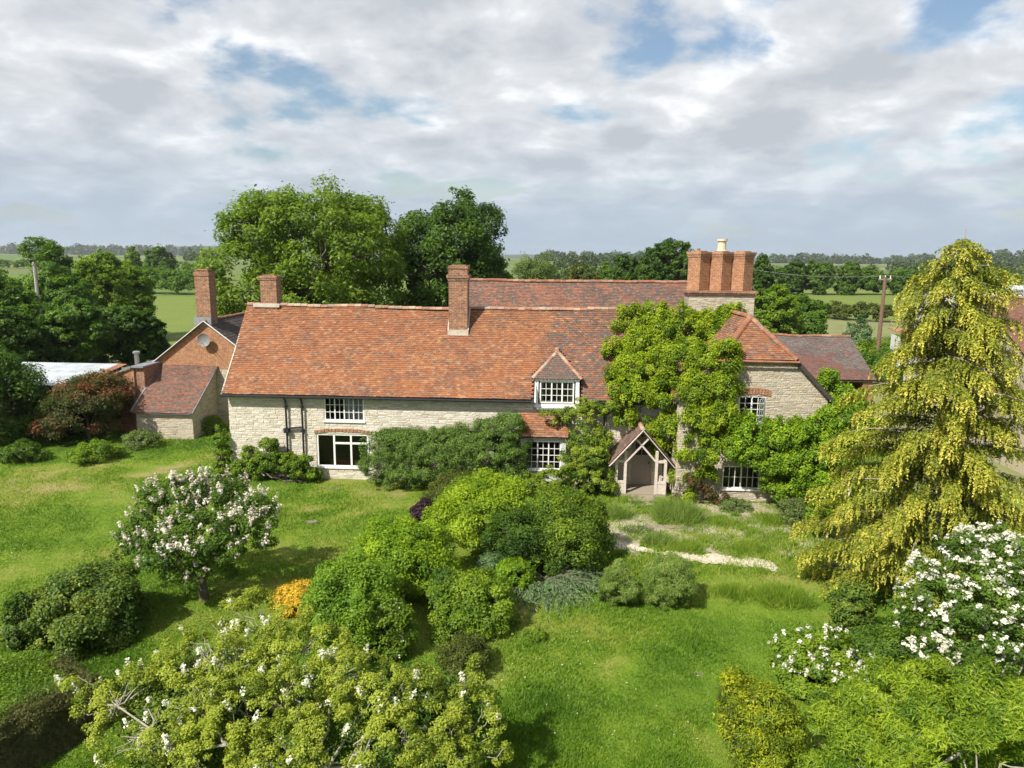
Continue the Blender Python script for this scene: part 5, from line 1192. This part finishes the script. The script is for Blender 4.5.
for (x, y, r, v) in [(628, 372, 19, 0.2), (655, 368, 22, -.1), (684, 362, 22, -.5), (712, 358, 18, -1.6), (622, 392, 13, -.2), (640, 398, 20, -.5), (668, 396, 22, -.9), (698, 392, 22, -1.7), (722, 388, 18, -2.1), (730, 366, 9, -2.2), (728, 350, 11, -2.0), (650, 430, 10, -.5), (660, 448, 9, -.6), (612, 350, 9, 1.2), (614, 378, 10, 0.2), (688, 425, 14, -1.5),
                     (625, 420, 12, -.4), (676, 425, 20, -.9), (704, 422, 22, -2.0), (726, 414, 15, -2.2), (690, 450, 18, -1.7), (712, 452, 20, -2.2), (733, 440, 14, -2.3), (682, 475, 10, -1.5), (705, 478, 12, -2.2), (690, 500, 8, -2.0)]:
    wb.append((x, y, r, v))
climber('wisteria', 'large lime green wisteria smothering the roof and wall above the porch', 'climber', [(q[0], q[1], q[2] * .88, q[3]) for q in wb], -.5, M['wisteria_leaf'], 150000, .10, 81, sq=.62, r2=.21, tvar=.24, basepx=(676, 500, 1), droop=.7, gap=(1.9, .95), flat=1.25)
vb = [(752, 440, 20), (775, 440, 19), (800, 438, 18), (822, 430, 18), (838, 418, 16), (846, 440, 18), (752, 456, 16), (770, 460, 19), (793, 462, 22), (818, 455, 22), (840, 462, 18), (790, 488, 18), (812, 482, 22), (834, 490, 18), (775, 487, 12), (765, 474, 8),
      (838, 396, 13, -1.2), (852, 408, 14, -1.0), (828, 384, 9, -1.4), (860, 424, 12, -1.0), (733, 450, 10)]
climber('grape_vine', 'bright green vine billowing across the wing below its upstairs window', 'climber', vb, -2.6, M['vine_leaf'], 80000, .105, 82, sq=.85, r2=.2, basepx=(790, 505, 1), droop=.7, tvar=.24, flat=1.2)
climber('bay_climber', 'yellow-green climber around the small-paned bay window', 'climber', [(578, 418, 14, -.3), (560, 420, 9, -.5), (596, 412, 11, -.3), (585, 438, 16, -.6), (573, 455, 12, -1.0), (592, 460, 19, -1.1), (575, 482, 18, -1.5), (598, 486, 18, -1.4), (548, 484, 15, -1.6), (560, 496, 14, -1.8), (528, 486, 12, -1.6), (604, 440, 9, -.6), (548, 414, 5, -.75), (612, 408, 8, -.3), (582, 402, 6, -.3)], -.8, M['climber_leaf'], 60000, .08, 83, r2=.17, cov=.85, gap=(2.6, .55), tvar=.26, basepx=(580, 500, 1))
climber('cotoneaster_hedge', 'dark fine-leaved clipped shrub billowing along the wall right of the large window', 'shrub', [(381, 450, 17), (398, 450, 20), (420, 452, 21), (442, 453, 22), (465, 453, 22), (488, 454, 22), (508, 458, 19), (384, 468, 20), (405, 468, 22), (430, 468, 23), (455, 470, 23), (480, 472, 22), (505, 475, 19), (392, 478, 16), (418, 480, 16), (444, 480, 16), (392, 440, 12), (412, 438, 12), (432, 440, 12), (450, 442, 14), (464, 442, 16), (476, 434, 13), (495, 436, 17), (510, 428, 15), (517, 445, 12), (480, 444, 14)], -.75, M['cotoneaster_leaf'], 130000, .075, 84, r2=.2, cov=1.5, aspect=.35, droop=.9, tvar=.13, sq=1.15)
climber('wall_shrub', 'leafy shrub at the foot of the two downpipes', 'shrub', [(252, 466, 12), (268, 458, 12), (283, 464, 12), (298, 470, 10), (240, 472, 9), (262, 474, 9), (314, 476, 7), (268, 446, 8), (250, 455, 7), (306, 462, 6)], -.6, M['bright_leaf'], 26000, .08, 85, sq=.8, r2=.16, wood='bark')
climber('corner_climber', 'small bright climber on the left corner of the farmhouse', 'climber', [(221, 440, 7), (223, 452, 8), (222, 466, 8), (228, 474, 6), (219, 430, 4)], -.2, M['bright_leaf'], 7000, .08, 86, r2=.12, sq=.8)
climber('rose_bush', 'thin rose climbing between the porch and the wing window', 'climber', [(680, 490, 9), (692, 482, 9), (705, 495, 9), (718, 500, 8), (676, 504, 7), (700, 468, 6)], -2.1, M['red_leaf'], 8000, .07, 87, r2=.14, gap=(2.5, .3))
# terrace plants
for i, (px_, h_, n, mk, lb) in enumerate([((600, 632, 497, 522), .55, 3600, 'lavender_leaf', 'dark lavender clump left of the porch step'), ((646, 702, 492, 527), .75, 6500, 'lavender_leaf', 'big grey-green lavender clump right of the porch'), ((640, 672, 520, 548), .45, 3000, 'lavender_leaf', 'lavender clump beside the gravel path'),
       ((704, 745, 505, 530), .35, 2200, 'long_grass', 'grass clump growing in the terrace joints'), ((752, 792, 500, 528), .45, 2600, 'long_grass', 'yellowing grass clump at the back of the terrace'),
      ((668, 706, 534, 556), .35, 2600, 'long_grass', 'grass clump behind the gravel path'), ((724, 766, 536, 558), .3, 2600, 'long_grass', 'short grass clump right of the slabs'), ((706, 760, 568, 606), .4, 3800, 'long_grass', 'rough grass tussock in front of the path end'), ((752, 812, 562, 612), .5, 6000, 'long_grass', 'rough grass tussock at the right end of the path'), ((800, 840, 540, 572), .5, 3600, 'long_grass', 'tall yellow grass beside the garden wall'), ((620, 660, 506, 540), .3, 2400, 'grey_leaf', 'low pale flowering plant before the porch')]):
    tuft('lavender_clump' if 'lavender' in lb else 'grass_clump', lb, px_, h_, n, M[mk], 100 + i, 'plant', wd=.022, flower=(M['white_flower'], 90, .05) if 'flowering' in lb else None)
shrub('lavender_bush', 'soft grey-green lavender bush between the juniper and the taller one', (596, 642, 562, 612), M['lavender_leaf'], 26000, .10, 1201, aspect=.14, rnd=.9, droop=-1.2, k=11)
shrub('lavender_bush', 'taller grey-green lavender bush on the lawn side of the path', (640, 700, 552, 616), M['lavender_leaf'], 40000, .10, 1202, aspect=.14, rnd=.9, droop=-1.2, k=13)
shrub('grey_shrub', 'small grey-leaved shrub in front of the vine', (776, 812, 497, 530), M['grey_leaf'], 7000, .06, 121)
shrub('green_shrub', 'upright leafy shrub between the vine and the garden wall', (806, 846, 474, 546), M['vine_leaf'], 16000, .09, 122, k=7)
shrub('low_plant', 'small dark plant under the wing window', (716, 752, 498, 516), M['grey_leaf'], 4500, .06, 123)
shrub('dark_shrub', 'dark leafy shrub at the foot of the golden conifer', (822, 872, 575, 650), M['box_leaf'], 14000, .08, 124)
p = G(832, 575)
r_ = tuft('iris_plant', 'violet-flowered plant beside the golden conifer', (824, 842, 562, 582), .6, 700, M['long_grass'], 125, flower=(M['purple_flower'], 70, .09))

# ---- central shrub island
shrub('olive_shrub', 'low olive shrub behind the yellow-green topped one', (414, 506, 470, 518), M['olive_leaf'], 20000, .07, 131)
shrub('golden_privet', 'yellow-green topped shrub with a dark shaded side in the middle of the island', (426, 540, 474, 570), M['lime_leaf'], 60000, .085, 132, k=14, tvar=.2)
shrub('dark_shrub', 'dark olive shrub filling the gap between the yellow-green shrub and the dome', (478, 556, 500, 584), M['dark_leaf'], 24000, .075, 1321)  # dark-leaved shrub added to play the shaded side of the golden privet
shrub('dark_shrub', 'small dark shrub wedged low between the left island shrubs', (398, 448, 548, 606), M['dark_leaf'], 14000, .075, 1322)
shrub('dark_cherry_shrub', 'purple-leaved small shrub left of the yellow-green one', (408, 438, 497, 532), M['purple_leaf'], 4500, .08, 133)
shrub('green_shrub', 'mid green rounded shrub left of the island centre', (352, 458, 514, 612), M['vine_leaf'], 52000, .085, 134, k=13)
shrub('ivy_shrub', 'broad domed ivy-like shrub in front of the bay climber', (503, 614, 492, 584), M['ivy_leaf'], 52000, .085, 135, k=14, tvar=.18)
shrub('starry_shrub', 'bright green rounded shrub with tiny white flowers at the front left of the island', (300, 412, 560, 668), M['starry_leaf'], 60000, .08, 136, k=12, tvar=.15)
shrub('low_green_shrub', 'low loose green shrub in front of the island centre', (420, 522, 570, 648), M['bright_leaf'], 34000, .08, 137, k=12)
shrub('blue_grey_shrub', 'small dark blue-grey shrub below the shaded side of the yellow-green one', (470, 514, 552, 582), M['juniper_leaf'], 8000, .06, 138)
shrub('lawn_weed', 'small leafy plant alone on the lawn edge', (526, 546, 630, 647), M['bright_leaf'], 1600, .06, 139, wood=None)
shrub('spent_perennial', 'brownish seed-headed plant at the front of the island', (432, 500, 636, 690), M['olive_leaf'], 9000, .06, 1391, k=8)
shrub('green_edging_shrub', 'green filler shrub between the dome and the juniper', (488, 540, 556, 600), M['vine_leaf'], 12000, .07, 1392)
# juniper: arching fronds
def fronds(name, label, cat, cpx, rlen, nf, mat, seed, leaf=.08, h=.6, ang=(0, 6.283), wood='bark'):
    rng = np.random.default_rng(seed); c = G(*cpx); root = thing(name, label, cat, c); P_ = []; O_ = []; A_ = []; T_ = []; mb = MB()
    for i in range(nf):
        a = rng.uniform(*ang); L_ = rlen * rng.uniform(.55, 1.1); z0 = rng.uniform(.05, h); d = np.array([math.cos(a), math.sin(a), 0]); s = np.array([-d[1], d[0], 0])
        path = []
        for k in range(22):
            t = k / 21; p_ = d * L_ * t + s * .15 * math.sin(t * 2 + i) + np.array([0, 0, .05 + z0 * 4 * t * (1.08 - t) * .8]); path.append(p_)
            w_ = .22 * L_ * math.sin(math.pi * min(1, t * .9 + .12)) * .8
            for q in range(7):
                u_ = rng.uniform(-1, 1); P_.append(p_ + s * u_ * w_ * .6 + d * abs(u_) * w_ * .5 + np.array([0, 0, rng.uniform(-.04, .02) - abs(u_) * .03])); O_.append([0, 0, 1]); A_.append(d + s * u_ * .9); T_.append(.35 + .35 * t + rng.normal(0, .15))
        mb.tube([tuple(x) for x in path[::4]], np.linspace(.02, .006, len(path[::4])), 3)
    P_ = np.array(P_); P_[:, 2] = np.maximum(P_[:, 2], .03)
    leaf_object('foliage', P_, np.array(O_, float), np.array(T_), mat, leaf, .22, .5, .2, adir=np.array(A_), parent=root, seed=seed); mb.build('stem', M[wood], root); return root
fronds('juniper', 'blue-green spreading juniper with arching fronds at the lawn edge', 'shrub', (545, 584), 2.1, 100, M['juniper_leaf'], 141, leaf=.11, h=.45, ang=(-3.5, .6))
# orange flowering dome
oc = shrub('orange_flowering_shrub', 'low dome of orange-yellow flowers left of the island', (268, 322, 583, 618), M['orange_flower'], 30000, .055, 142, tvar=.12, cov=1.6)
# starry white flowers on the starry shrub
def scatter_flowers(parent, C, Rr, D, n, mat, size, seed, cluster=1, spread=.05, name='blossom', up=.6, zmin=None, tall=1.0, mask=None):
    rng = np.random.default_rng(seed); b = np.array(parent.location); k = D[:, 2] > -.1
    if mask is not None: k &= mask(C)
    C2, R2, D2 = C[k], Rr[k], D[k]; i = rng.integers(0, len(C2), n); d = unit(D2[i] + rng.normal(size=(n, 3)) * .5 + np.array([0, 0, .35])); p_ = C2[i] + d * (R2[i] * 1.05)[:, None]
    if cluster > 1:
        ax = unit(d + np.array([0, 0, .8])); rep = np.repeat(np.arange(n), cluster); off = randdir(n * cluster, rng) * spread * rng.uniform(.2, 1, (n * cluster, 1)); t = rng.uniform(-1, 1, n * cluster)
        p2 = p_[rep] + off * (1.0 - .45 * np.abs(t))[:, None] + ax[rep] * (t * spread * tall)[:, None]; dd = unit(off + ax[rep] * .02); tt = .5 + rng.normal(0, .2, n)[rep] + rng.normal(0, .15, n * cluster)
    else: p2, dd, tt = p_, d, rng.uniform(0, 1, n)
    return leaf_object(name, p2 - b, dd, tt, mat, size, .8, .4, up, parent=parent, seed=seed)
# ---- lilac in the left lawn
lb_ = G(205, 600); YL = lb_.y
def px_lobes(blobs, Y):
    L = []
    for (x, y, r, dy) in blobs: c = P(x, y, Y + dy); s = ppm(c); L.append((c.x, c.y, c.z, r / s, r / s, r / s * .92))
    return L
lil, C, Rr, D = plant('white_lilac_tree', 'round lilac tree with dense creamy-pink flower spikes on the left lawn', 'tree', lb_,
    px_lobes([(150, 535, 24, .2), (165, 510, 26, .6), (195, 500, 26, .8), (228, 505, 24, .8), (250, 515, 20, .4), (150, 558, 18, -.3), (180, 545, 30, -.6), (212, 540, 30, -.7), (240, 540, 24, -.2), (262, 530, 12, 0), (185, 570, 20, -.6), (215, 566, 18, -.5), (200, 530, 34, 0), (135, 548, 14, 0), (210, 490, 18, .8), (175, 495, 16, .6)], YL),
    M['hedge_leaf'], 42000, .085, r2=.22, seed=151, wood=M['bark'], r0=.12, fork=.35, leafname='crown', woodname='trunk', twig=.02, sub=60, gap=(2.2, .8))
scatter_flowers(lil, C, Rr, D, 310, M['lilac_flower'], .065, 152, cluster=34, spread=.10, tall=1.6)
stc, C, Rr, D = shrub('flowering_ground_shrub', 'white-dotted lower skirt of the bright rounded shrub at the island front', (352, 424, 598, 668), M['bright_leaf'], 22000, .07, 153)
scatter_flowers(stc, C, Rr, D, 130, M['white_flower'], .06, 154)
# dark rounded box shrub on the left
shrub('box_shrub', 'rounded dark green shrub alone on the lower left lawn', (20, 150, 570, 658), M['box_leaf'], 70000, .085, 161, k=16, tvar=.2)
# clipped hedge in the lower left corner
def clipped_hedge():
    rng = np.random.default_rng(171)
    pa = G(-260, 735); n = 120000
    # a thick hedge with a flat green top and brown bare flanks, running towards the camera on the left
    x1, y1 = G(92, 722).x, G(92, 722).y; zt = 1.15; A = P(-90, 655, 16.9); 
    cor = [P(-120, 640, 17.6), P(92, 646, 16.6), P(96, 672, 15.2), P(-30, 768, 12.0), P(-180, 800, 11.2)]
    cor = [G(-140, 652, zt), G(86, 654, zt), G(104, 676, zt), G(20, 716, zt), G(-40, 760, zt), G(-220, 800, zt)]
    c = sum(cor, Vector()) / len(cor); root = thing('clipped_hedge', 'broad clipped hedge with green top and bare brown sides in the lower left corner', 'hedge', (c.x, c.y, 0)); b = np.array((c.x, c.y, 0))
    V = np.array([(p.x, p.y) for p in cor])
    def inside(q):
        r = np.zeros(len(q), bool)
        for i in range(len(V)):
            a, b_ = V[i], V[(i + 1) % len(V)]; cnd = ((a[1] > q[:, 1]) != (b_[1] > q[:, 1])) & (q[:, 0] < (b_[0] - a[0]) * (q[:, 1] - a[1]) / (b_[1] - a[1] + 1e-9) + a[0]); r ^= cnd
        return r
    q = rng.uniform(V.min(0), V.max(0), (n, 2)); q = q[inside(q)]; z = zt + .10 * vnoise(np.c_[q, np.zeros(len(q))], 2.5, 3) + rng.uniform(-.12, .02, len(q))
    p_ = np.c_[q, z]
    ed = np.full(len(q), 9.)
    for i in range(1, len(V) - 1):
        a, b_ = V[i], V[i + 1]; d = b_ - a; t_ = np.clip(((q - a) @ d) / (d @ d), 0, 1)[:, None]; ed = np.minimum(ed, np.linalg.norm(q - a - d * t_, axis=1))
    p_[:, 2] -= .30 * np.clip(1 - ed / .55, 0, 1) ** 2
    worn = ed + .35 * vnoise(p_, 1.3, 12) + rng.normal(0, .12, len(p_)) < .45
    pw_ = p_[worn]; leaf_object('worn_hedge_edge', pw_ - b, np.tile([0, 0, 1.], (len(pw_), 1)), .5 + rng.normal(0, .25, len(pw_)), M['hedge_side'], .065, .3, .8, .3, parent=root, seed=5); p_ = p_[~worn]
    leaf_object('hedge_top', p_ - b, np.tile([0, 0, 1.], (len(p_), 1)), .5 + .25 * vnoise(p_, 1.5, 4) + rng.normal(0, .15, len(p_)), M['bright_leaf'], .065, .5, .7, .3, parent=root, seed=3)
    S_ = []; O_ = []
    for i in range(len(V)):
        a, b_ = V[i], V[(i + 1) % len(V)]; L_ = np.linalg.norm(b_ - a); k = int(L_ * 6500); t = rng.uniform(0, 1, (k, 1)); d = (b_ - a) / L_; nn = np.array([-d[1], d[0]])
        nn = nn if np.dot(nn, V.mean(0) - a) < 0 else -nn
        zz = zt * rng.uniform(0, 1, k); inn = .28 * (zz / zt) ** 3 - .05 * rng.random(k) - .12 * (1 - zz / zt); xy = a + (b_ - a) * t - nn * inn[:, None] + nn * (.16 * vnoise(np.c_[a + (b_ - a) * t, zz], 3, 9))[:, None]
        S_.append(np.c_[xy, zz]); O_.append(np.c_[np.tile(nn, (k, 1)), np.full(k, .2)])
    S_ = np.concatenate(S_); O_ = np.concatenate(O_)
    leaf_object('hedge_side', S_ - b, O_, .4 + rng.normal(0, .2, len(S_)) + .4 * np.clip(S_[:, 2] - .8, 0, 1), M['hedge_side'], .07, .25, .8, .1, parent=root, seed=4)
lm('hedge_side', (0.16, 0.165, 0.06), (0.20, 0.22, 0.07), (0.09, 0.08, 0.035))
clipped_hedge()

# ---- golden conifer
def conifer():
    rng = np.random.default_rng(181); Yc = 19.5; tp_ = P(966, 229, Yc); Hc = tp_.z; base = np.array((tp_.x, Yc, 0.))
    root = thing('golden_conifer', 'tall golden-yellow conifer with drooping sprays at the right', 'tree', tuple(base)); mb = MB()
    mb.tube([(0, 0, -.1), (.05, 0, 2.5), (-.03, 0, 6), (.02, 0, 9), (0, 0, Hc)], [.24, .19, .12, .05, .012], 9); P_ = []; O_ = []; A_ = []; T_ = []; nb = 178
    for i in range(nb):
        f = (i + rng.random()) / nb; z = .35 + (Hc - .6) * f ** .92; a = i * 2.399 + rng.uniform(-.35, .35)
        env = 3.85 * (1 - z / Hc) ** .64 * (1.0 if z > 2.2 else .62 + .17 * z)
        L_ = env * rng.uniform(.55, 1.15) + .16; d = np.array([math.cos(a), math.sin(a), 0]); s = np.array([-d[1], d[0], 0])
        if -1.2 < a % 6.283 - 6.283 * (a % 6.283 > 3.14) < 1.2: L_ *= 1.05
        rise = rng.uniform(.22, .42); path = [];
        K = max(6, int(L_ / .16))
        for k in range(K + 1):
            t = k / K; p_ = np.array([0, 0, z]) + d * L_ * t + s * .12 * L_ * math.sin(t * 3 + i) + np.array([0, 0, L_ * (rise * t - .42 * t ** 2.4)]); path.append(p_)
            if t < .18: continue
            W_ = (.10 + .34 * L_ / 4) * math.sin(math.pi * min(1, t * .72 + .22)); nf_ = 8 if L_ > 1 else 4; bt = rng.normal(0, .08)
            for q in range(nf_):
                u_ = (q + rng.random()) / nf_ * 2 - 1; w_ = W_ * u_; o_ = p_ + s * w_ + d * (rng.uniform(-.1, .12) - abs(w_) * .45); o_[2] -= abs(w_) * .30 + rng.uniform(0, .04)
                hang = rng.uniform(.16, .42) * (.7 + .5 * t) * (1 if L_ > 1 else .6); m_ = int(8 + hang * 34); g_ = np.linspace(0, 1, m_); fd = d * rng.uniform(.25, .6) + s * u_ * .55
                x = o_ + fd * (np.sin(g_ * 1.5) * hang * .75)[:, None] + rng.normal(size=(m_, 3)) * .024 * (1.15 - .7 * g_[:, None]); x[:, 2] -= hang * g_ ** 1.7
                P_.extend(x); O_.extend(fd * .9 + np.array([0, 0, .75]) + np.zeros((m_, 3))); A_.extend(np.c_[(np.tile(fd, (m_, 1)) + rng.normal(size=(m_, 3)) * .45)[:, :2], -.15 - g_ * 1.1])
                T_.extend(np.clip(.10 + bt + .30 * t, 0, .6) + (.18 + .34 * t) * g_ + rng.normal(0, .11, m_) + rng.normal(0, .1))
            if t < .75 and L_ > .8:
                m_ = 10; x = p_ + rng.normal(size=(m_, 3)) * [.16, .16, .07] - np.array([0, 0, .14]); P_.extend(x); O_.extend(np.tile(d, (m_, 1))); A_.extend(np.tile(d + [0, 0, -.6], (m_, 1))); T_.extend(rng.normal(.08, .08, m_))
        pp_ = path[:int(K * .85)][::max(1, K // 6)]; mb.tube([tuple(x) for x in pp_], np.linspace(.02 + .005 * L_, .006, len(pp_)), 4)
    k = np.array(P_)[:, 2] > .05; P_ = np.array(P_)[k]; O_ = np.array(O_)[k]; A_ = np.array(A_)[k]; T_ = np.array(T_)[k]; print('conifer leaves', len(P_))
    leaf_object('crown', P_, O_, T_, M['gold_leaf'], .075, .5, .35, .2, adir=A_, parent=root, seed=9); mb.build('trunk', M['bark_grey'], root)
conifer()
# ---- white flowering rose on the right
def at_lobes(blobs):
    L = []
    for (x, y, r, Y) in blobs: c = P(x, y, Y); s = ppm(c); L.append((c.x, c.y, c.z, r / s, r / s, r / s * .9))
    return L
pb_ = P(990, 700, 14.2); pb_.z = 0
ro, C, Rr, D = plant('white_rose', 'tall arching rose covered in white blossom in front of the golden conifer', 'shrub', pb_,
    at_lobes([(960, 570, 30, 14.4), (990, 560, 34, 14.6), (1020, 570, 34, 14.6), (940, 600, 28, 14.2), (975, 600, 36, 14), (1010, 610, 36, 13.9), (925, 630, 22, 14), (960, 640, 32, 13.7), (1000, 645, 34, 13.5), (905, 600, 14, 14.6), (1040, 600, 34, 14.2), (1040, 650, 34, 13.6), (930, 655, 20, 13.6)]),
    M['hedge_leaf'], 30000, .075, r2=.2, seed=191, wood=M['bark_grey'], r0=.05, limbs=10, fork=.15, twig=.010, sub=80, gap=(2.0, .7), arch=.0, group=None)
scatter_flowers(ro, C, Rr, D, 700, M['white_flower'], .075, 192, cluster=12, spread=.085, tall=.5)
pb_ = P(815, 690, 15); pb_.z = 0
vi, C, Rr, D = plant('viburnum', 'viburnum with flat white flower heads at the lawn edge', 'shrub', pb_,
    at_lobes([(800, 655, 22, 15.6), (825, 655, 22, 15.6), (815, 680, 26, 15.2), (845, 680, 22, 15.2), (840, 700, 24, 14.8), (805, 700, 20, 14.9), (865, 670, 16, 15.4), (785, 665, 12, 15.6)]), M['bright_leaf'], 26000, .08, r2=.18, seed=193, wood=M['bark'], r0=.05, twig=.012)
scatter_flowers(vi, C, Rr, D, 120, M['white_flower'], .06, 194, cluster=16, spread=.09, tall=.25, mask=lambda C_: C_[:, 2] > np.percentile(C_[:, 2], 35))
shrub('filler_shrub', 'mixed dark green growth between the viburnum and the conifer', (845, 925, 625, 690), M['hedge_leaf'], 26000, .075, 195, k=12)
shrub('golden_shrub', 'yellow-green spiky shrub at the bottom edge of the lawn', (708, 800, 672, 800), M['yellowgreen_leaf'], 34000, .07, 196, k=12, tvar=.28, aspect=.35)
# fine-leaved foreground shrub with bare grey twigs
lm('fine_leaf', (0.14, 0.205, 0.022), (0.24, 0.29, 0.03), (0.05, 0.10, 0.014))
pb_ = P(930, 900, 10.6); pb_.z = 0
plant('willow_leaved_shrub', 'fine-leaved bright shrub with bare grey twigs filling the lower right corner', 'shrub', pb_,
    at_lobes([(850, 720, 34, 12.6), (890, 700, 34, 12.8), (930, 700, 34, 12.6), (820, 750, 30, 12.2), (865, 760, 40, 11.8), (915, 740, 38, 12), (960, 720, 36, 12), (1000, 710, 36, 11.9), (1035, 720, 36, 11.7), (960, 765, 42, 11.2), (1010, 765, 42, 11.0), (910, 790, 42, 11), (1050, 780, 40, 10.8), (850, 800, 40, 11.2), (800, 790, 26, 11.9)]),
    M['fine_leaf'], 70000, .105, r2=.26, seed=197, wood=M['bark_grey'], r0=.07, limbs=14, fork=.45, twig=.009, sub=90, arch=-.03, lf=.8, aspect=.22, droop=.5, gap=(1.8, .45), tvar=.2)

# ---- foreground flowering tree lower left
pb_ = P(300, 860, 10.4); pb_.z = 0
fb = [(95, 700, 18, 12.6), (140, 690, 24, 12.6), (110, 730, 22, 12.0), (175, 665, 22, 12.9), (205, 640, 20, 13.2), (240, 615, 18, 13.4), (258, 598, 12, 13.6), (308, 622, 10, 13.2), (240, 660, 30, 12.5), (285, 640, 26, 12.7), (200, 700, 32, 12), (160, 740, 32, 11.5), (130, 765, 28, 11.3), (250, 710, 38, 11.6), (300, 690, 36, 11.8), (345, 675, 30, 12), (210, 760, 40, 11), (270, 765, 42, 10.8), (330, 740, 42, 11),
      (385, 700, 32, 11.6), (420, 690, 22, 11.9), (390, 745, 38, 10.9), (440, 730, 28, 11.4), (470, 705, 20, 11.8), (490, 722, 14, 11.7), (455, 765, 26, 10.9), (495, 755, 14, 11.2), (480, 670, 12, 12.3), (70, 685, 10, 12.8), (330, 640, 16, 12.6)]
ft, C, Rr, D = plant('white_flowering_tree', 'spreading open tree with hanging white flower clusters in the lower left foreground', 'tree', pb_, at_lobes(fb), M['laburnum_leaf'], 125000, .052, r2=.135, seed=201, wood=M['bark_grey'], cov=.72, r0=.06, limbs=18, fork=.5, twig=.009, sub=300, arch=-.04, lf=.75, gap=(2.4, .5), leafname='crown', woodname='trunk', tvar=.2, droop=.2, up=.7)
scatter_flowers(ft, C, Rr, D, 95, M['cream_flower'], .05, 202, cluster=44, spread=.08, tall=1.4)
shrub('under_shrub', 'dark green undergrowth beneath the white-flowered foreground tree', (130, 330, 655, 800), M['box_leaf'], 40000, .08, 203, k=12)
shrub('under_shrub', 'fresh green undergrowth at the right foot of the foreground tree', (330, 500, 665, 830), M['hedge_leaf'], 40000, .08, 204, k=12)

# ---- grass
def grass():
    rng = np.random.default_rng(211); n = 620000
    # denser towards the camera
    y = 12 + 28 * rng.random(n) ** 1.5; x = rng.uniform(-1, 1, n) * (y * .78 + 1); k = (x < 14)
    x, y = x[k], y[k]; p_ = np.c_[x, y, lawn_z(x, y)]
    k = ~path_mask(p_) & ~(bed_mask(p_) & (rng.random(len(p_)) < .97)); p_ = p_[k]; x, y = p_[:, 0], p_[:, 1]; u_ = (x - HO.x) * HF.u.x + (y - HO.y) * HF.u.y; v_ = (x - HO.x) * HF.v.x + (y - HO.y) * HF.v.y
    k = ~((u_ > -.1) & (u_ < UW1 + .1) & (v_ > -.05)) & ~((u_ > UW0) & (u_ < UW1) & (v_ > WV)) & ~((u_ > Pc - pw - .2) & (u_ < Pc + pw + .2) & (v_ > PV - .8)); p_ = p_[k]
    d = dry(p_); h = (.045 + .05 * np.clip(vnoise(p_, .8, 31), -.5, 1) + .02 * vnoise(p_, 3, 32)); h = np.clip(h, .02, .2) * (1.15 - .6 * np.clip(d, 0, 1)) * (1 + (p_[:, 1] - 12) * .012)
    k = rng.random(len(p_)) > np.clip(d - .55, 0, 1) * 1.3; p_, d, h = p_[k], d[k], h[k]; print('grass', len(p_))
    o = blades('grass', p_, h * rng.uniform(.6, 1.4, len(h)), .03, .5, d * 1.1 + rng.normal(0, .14, len(p_)), M['grass_blade'], seed=5); o['kind'] = 'stuff'
grass()
def daisies():
    rng = np.random.default_rng(212); q = []
    for (a, b, r, k) in [(60, 520, 3.0, 60), (590, 650, 1.6, 26), (650, 700, 2.2, 22), (255, 470, 2.5, 30), (30, 560, 2, 30), (600, 690, 2, 26), (380, 480, 2, 20)]:
        g_ = G(a, b); q.append(np.c_[rng.normal(g_.x, r, k), rng.normal(g_.y, r, k), np.full(k, .12)])
    q = np.concatenate(q); o = leaf_object('daisies', q, np.tile([0, 0, 1.], (len(q), 1)), rng.random(len(q)), M['white_flower'], .035, .9, .2, 1); o['kind'] = 'stuff'
daisies()

def ground_cover():
    rng = np.random.default_rng(213); P_ = []; T_ = []; H_ = []
    for i in range(520):
        x, y = rng.uniform(598, 828), rng.uniform(500, 575)
        if 618 < x < 775 and abs(y - (546 + (x - 616) * .13)) < 5.5 and rng.random() < .85: continue
        g_ = G(x, y); k = rng.integers(40, 170); r = rng.uniform(.08, .3)
        P_.append(np.c_[rng.normal(g_.x, r, k), rng.normal(g_.y, r, k), np.full(k, .04)]); T_.append(np.clip(rng.normal(.55, .3), .0, 1) + rng.normal(0, .1, k)); H_.append(rng.uniform(.05, .2) * rng.uniform(.4, 1.1, k))
    P_ = np.concatenate(P_); o = blades('ground_cover', P_, np.concatenate(H_), .03, .55, np.concatenate(T_), M['long_grass'], seed=6); o['kind'] = 'stuff'
ground_cover()
# ---- air
hb = MB(); hb.box(-5600, 5600, -80, 5200, -1.2, 75); hz_ = bpy.data.materials.new('haze'); hz_.use_nodes = True; nt = hz_.node_tree; nt.nodes.clear()
ho = nt.nodes.new('ShaderNodeOutputMaterial'); hv = nt.nodes.new('ShaderNodeVolumePrincipled'); hv.inputs['Color'].default_value = (.82, .88, .95, 1); hv.inputs['Density'].default_value = .00011; hv.inputs['Anisotropy'].default_value = .2
nt.links.new(hv.outputs[0], ho.inputs['Volume']); o = hb.build('haze', hz_); o['kind'] = 'stuff'
